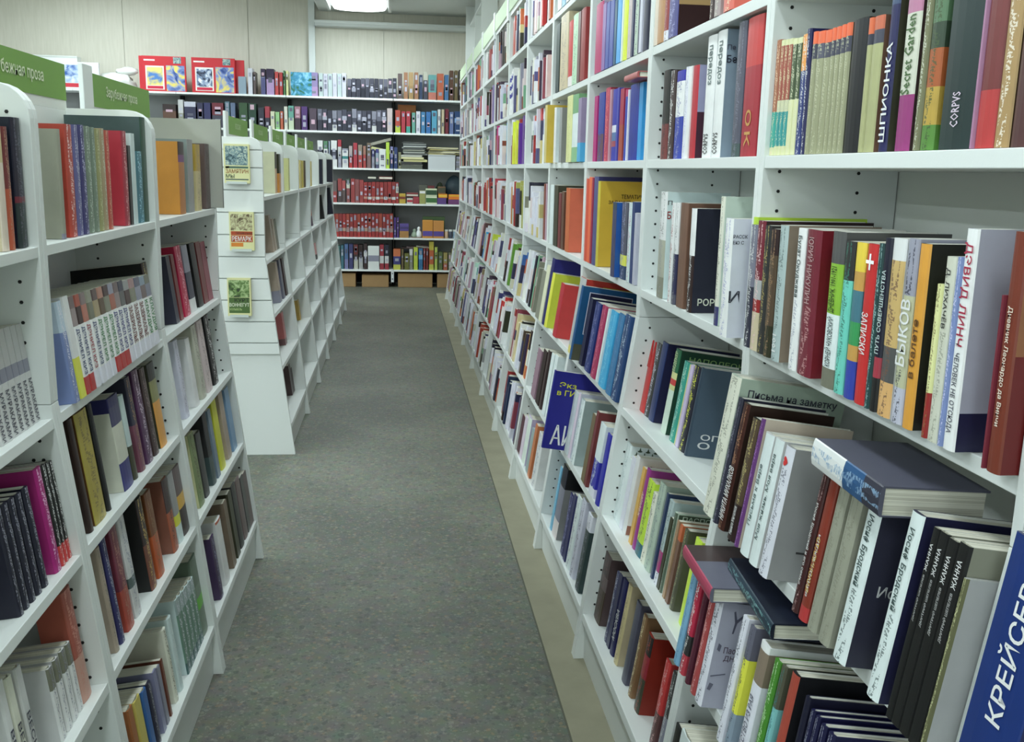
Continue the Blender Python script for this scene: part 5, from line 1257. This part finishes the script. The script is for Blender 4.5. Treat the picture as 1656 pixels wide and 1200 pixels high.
for i in range(7):
    M = Matrix.Translation((.51+rr.uniform(-.03, .03), YF+.11, zz)) @ Matrix.Rotation(rr.uniform(-.25, .25), 4, 'Z'); m.box(-.17, .17, -.09, .09, 0, .011, bc(('a99d5c', '8f8b76', 'c9c39a', '6c6a5c')[i % 4]), M); zz += .0112
m.build('paper_sheets', ATTR, t)
t = thing('paper_pile', 'grey papers at the right end of third wall shelf', 'papers')
m = MB()
for i in range(6): m.box(.645, .73, YF+.01*(i % 3), YF+.2, 1.3206+i*.025, 1.3206+i*.025+.022, bc(('889', '777', '99a')[i % 3]))
m.build('paper_sheets', ATTR, t)
lyb = [((-.33, -.07), 1.605, .03, '8d8a7c', 'grey slim book propped on top of the lime book, third wall shelf', -.28), ((-.27, -.06), 1.515, .035, 'b9b77c', 'yellowish slim book propped below the grey one, third wall shelf', .18)]
for (xa, xb), z, th, c, lb, an in lyb:
    t = thing('book', lb, 'book', (0, 0, 0), 0, 'books propped on the third wall shelf')
    M = Matrix.Translation(((xa+xb)/2, YF+.02, z)) @ Matrix.Rotation(an, 4, 'Y'); m = MB(); m.box(-.13, .13, 0, .16, -th/2, th/2, bc(c), M); m.build('cover', ATTR, t)
# fourth shelf: toys and small boxes
def toy(x0, x1, z, H, col, label, d=.1, band=None, cat='toy box', y=0):
    t = thing('toy_box', label, cat, (0, 0, 0), 0, 'small boxes on the right wall shelving')
    m = MB(); m.box(x0, x1, YF+y, YF+y+d, z, z+H); m.build('carton', col if not isinstance(col, str) else flat(col), t, .003)
    if band: m = MB(); m.box(x0+.002, x1-.002, YF+y-.0012, YF+y-.0002, z+H*band[0], z+H*band[1]); m.build('printed_band', flat(band[2]), t)
Z4 = .9406; Z5 = .5606; Z6 = .2006
toy(.015, .085, Z4, .11, 'b99a3e', 'yellow small box at left end of toy shelf', band=(.45, .7, '7a3b2a'))
toy(.10, .165, Z4, .06, 'ccc4bc', 'low white box beside the yellow small box', band=(.3, .7, 'a34'))
toy(.17, .235, Z4, .075, '9c3a44', 'dark red small box right of the low white box')
toy(.095, .225, Z4+.076, .045, '7c3434', 'brown-red wide box on top of two low boxes', band=(.2, .6, 'c9c0b4'), d=.08)
toy(.24, .305, Z4, .145, '9a9a5c', 'olive tall narrow box on the toy shelf', band=(.8, .98, 'ddd'))
toy(.31, .435, Z4, .085, 'd7dcc0', 'pale green box with round dark emblem, lower of two', band=(.2, .8, '3f6b3c'))
toy(.31, .435, Z4+.0857, .085, 'c9d2b0', 'pale green box with round dark emblem, upper of two', band=(.2, .8, '2f4a34'))
toy(.44, .54, Z4, .07, '5a3f7c', 'purple box right of the pale green pair')
toy(.45, .55, Z4+.0705, .045, 'd98a2c', 'orange flat box on the purple box', band=(.3, .7, 'e8c04a'))
toy(.445, .53, Z4+.116, .08, '6a5038', 'brown box topping the orange and purple ones', band=(.2, .8, '443'))
toy(.56, .72, Z4, .055, '6b3a6a', 'plum flat box at right end of toy shelf')
toy(.565, .72, Z4+.0555, .055, 'e07a2a', 'bright orange box on the plum flat box', band=(.6, .9, 'd8a832'))
toy(.235, .33, Z4+.0, .21, '6f716a', 'grey tall box standing behind the olive one', y=.13)
toy(.335, .41, Z4+.0, .2, '8c4048', 'dark red box stack behind the pale green pair', y=.13, band=(.6, .8, 'ccc'))
t = thing('soft_toy', 'dark green rounded soft toy behind boxes on toy shelf', 'toy')
m = MB(); m.blob(.475, YF+.2, Z4+.125, .05, .06, .11, 2, .1); m.build('toy_body', flat('3d4a38', .9), t, 0, True)
t = thing('globe', 'dark blue-green rounded dome at right end of toy shelf', 'globe')
m = MB(); m.blob(.635, YF+.22, Z4+.17, .1, .06, .15, 9, .03, 18, 12); m.build('dome', flat('2e4450', .45), t, 0, True)
lab5 = [(-.03, .0)]
toy(.02, .12, Z5, .075, 'a67a48', 'tan box under a purple one on the fifth wall shelf')
toy(.02, .12, Z5+.0755, .08, '5b4a8c', 'purple box resting on the tan one', band=(.3, .6, '443a6c'))
for i, (x, h, c, l) in enumerate(((.185, .1, '8fa08c', 'small grey-green figurine left of the white one'), (.235, .125, 'dfe3e4', 'white rounded figurine beside the orange puzzle boxes'))):
    t = thing('figurine', l, 'figurine', (x, YF+.05, Z5)); m = MB(); k = h
    m.lathe([(0, 0), (.032, 0), (.036, .25*k), (.026, .55*k), (.014, .68*k), (.02, .8*k), (.014, .95*k), (0, k)], 0, 0, 0, 14); m.build('figurine_body', flat(c, .3), t, 0, True)
    m = MB(); m.lathe([(0, -.0004), (.04, -.0004+.001), (.04, .008), (0, .008)], 0, 0, 0, 14); m.build('figurine_base', flat('8a7060'), t)
toy(.275, .39, Z5, .2, 'c98a3c', 'orange and purple puzzle box, left one', band=(.12, .4, '5a4a9a'))
toy(.395, .515, Z5, .195, 'c08444', 'orange and purple puzzle box, right one', band=(.12, .4, '564690'))
toy(.28, .53, Z5, .235, '4f6a44', 'dark green wide box standing behind the puzzle boxes', y=.12)
for i in range(4):
    x = .545+i*.048
    t = thing('paint_jar', '%s of four small lidded jars right of the puzzle boxes' % ('first', 'second', 'third', 'last')[i], 'jar', (x, YF+.03, Z5), 0, 'small jars'); m = MB()
    m.lathe([(0, 0), (.02, 0), (.021, .01), (.021, .07), (.017, .078), (0, .078)], 0, 0, 0, 12); m.build('jar_body', flat(('c9a98c', '3c4250', '7f98a8', '4a5a86')[i], .3), t, 0, True)
    m = MB(); m.lathe([(0, .0785), (.0205, .0785), (.0205, .098), (0, .098)], 0, 0, 0, 12); m.build('jar_lid', flat('d4d6d2', .4), t)
toy(-.335, -.21, Z6, .262, 'd9dcda', 'white game box with grey pictures between maroon and red boxes', band=(.35, .6, '889'))
lyb = thing('flat_box', 'dark glossy flat package lying on top of boxes, lowest wall shelf', 'package')
m = MB()
for i in range(5):
    M = Matrix.Translation((.12+i*.055, YF+.06, .44+.006*i)) @ Matrix.Rotation(.12, 4, 'Y'); m.box(-.08, .08, -.04, .1, -.006, .006, bc(('322', '655', '433', '998', '544')[i]), M)
m.build('wrapped_layers', ATTR, lyb)
for (xa, xb, z, c, lb) in ((-.335, -.24, .02, '24292c', 'dark book with pale edges lying on the red sets'), (-.21, -.06, .012, '8a2c34', 'dark red book with white label lying on the red sets')):
    t = thing('book', lb, 'book', (0, 0, 0), 0, 'books lying on the red sets'); zz = Z4+.262+.0; m = MB(); m.box(xa, xb, YF+.02, YF+.15, zz, zz+.004); m.box(xa, xb, YF+.02, YF+.15, zz+.026, zz+.03); m.box(xa, xa+.004, YF+.02, YF+.15, zz+.004, zz+.026); m.build('cover', flat(c), t)
    m = MB(); m.box(xa+.0045, xb-.003, YF+.023, YF+.148, zz+.0042, zz+.0258); m.build('page_block', PAGES, t)
# cartons on the floor below
def carton(x0, x1, H, label):
    t = thing('cardboard_box', label, 'box', (0, 0, 0), 0, 'brown cartons under the wall shelving'); y0 = 11.14
    m = MB(); m.box(x0, x1, y0, y0+.3, .0005, H-.004); m.build('carton', CARD, t, .004)
    for q in (0, 1):
        m = MB(); m.box(x0+.002, x1-.002, y0+.002+q*.15, y0+.148+q*.15, H-.0038, H); m.build('flap', CARD, t)
carton(-.80, -.475, .15, 'brown carton nearest the left bookcases under the wall shelves')
carton(-.405, -.105, .135, 'brown carton left of the hanging white note')
carton(.0, .39, .155, 'widest brown carton, right of the hanging white note')
carton(.445, .72, .155, 'brown carton at the right end under the wall shelves')
for i, (xa, xb) in enumerate(((-1.2, -.04), (-.04, .74))):
    struct('trim_%d' % (5+i), xa, xb-.002, 11.462, 11.471, .02, .17, DARK)  # near-black sheet painting the shade in the gap behind the cartons
t = thing('hanging_note', 'white paper note hanging from lowest wall shelf between cartons', 'note')
m = MB(); m.box(-.078, -.046, BF-.003, BF-.0015, .06, .2); m.build('paper', flat('d6d8da'), t)
m = MB(); m.box(-.068, -.056, BF-.0036, BF-.0031, .085, .105); m.box(-.068, -.056, BF-.0036, BF-.0031, .15, .165); m.build('printed_mark', flat('667'), t)
# high white rack above the far end of the right row
t = thing('wall_rack', 'tall open white rack rising above the far end of the right bookcases', 'rack')
for y in (9.2, 9.95, 10.75):
    m = MB(); m.box(.71 if y > 10.5 else .745, .89, y, y+.02, 2.33, 3.0 if y > 9.1 else 3.29); m.build('side_panel', LAM, t)
for z in (2.35, 2.80):
    m = MB(); m.box(.75, .89, 9.2205, 9.9495, z, z+.018); m.build('shelf', LAM, t); m = MB(); m.box(.75, .89, 9.9705, 10.7495, z, z+.018); m.build('shelf', LAM, t)

_cs = STUFF.build('distant_book', BOOKM); 
tag(_cs, 'the many small far-off books standing on the distant right cases and back wall shelves', 'books', None, 'stuff')
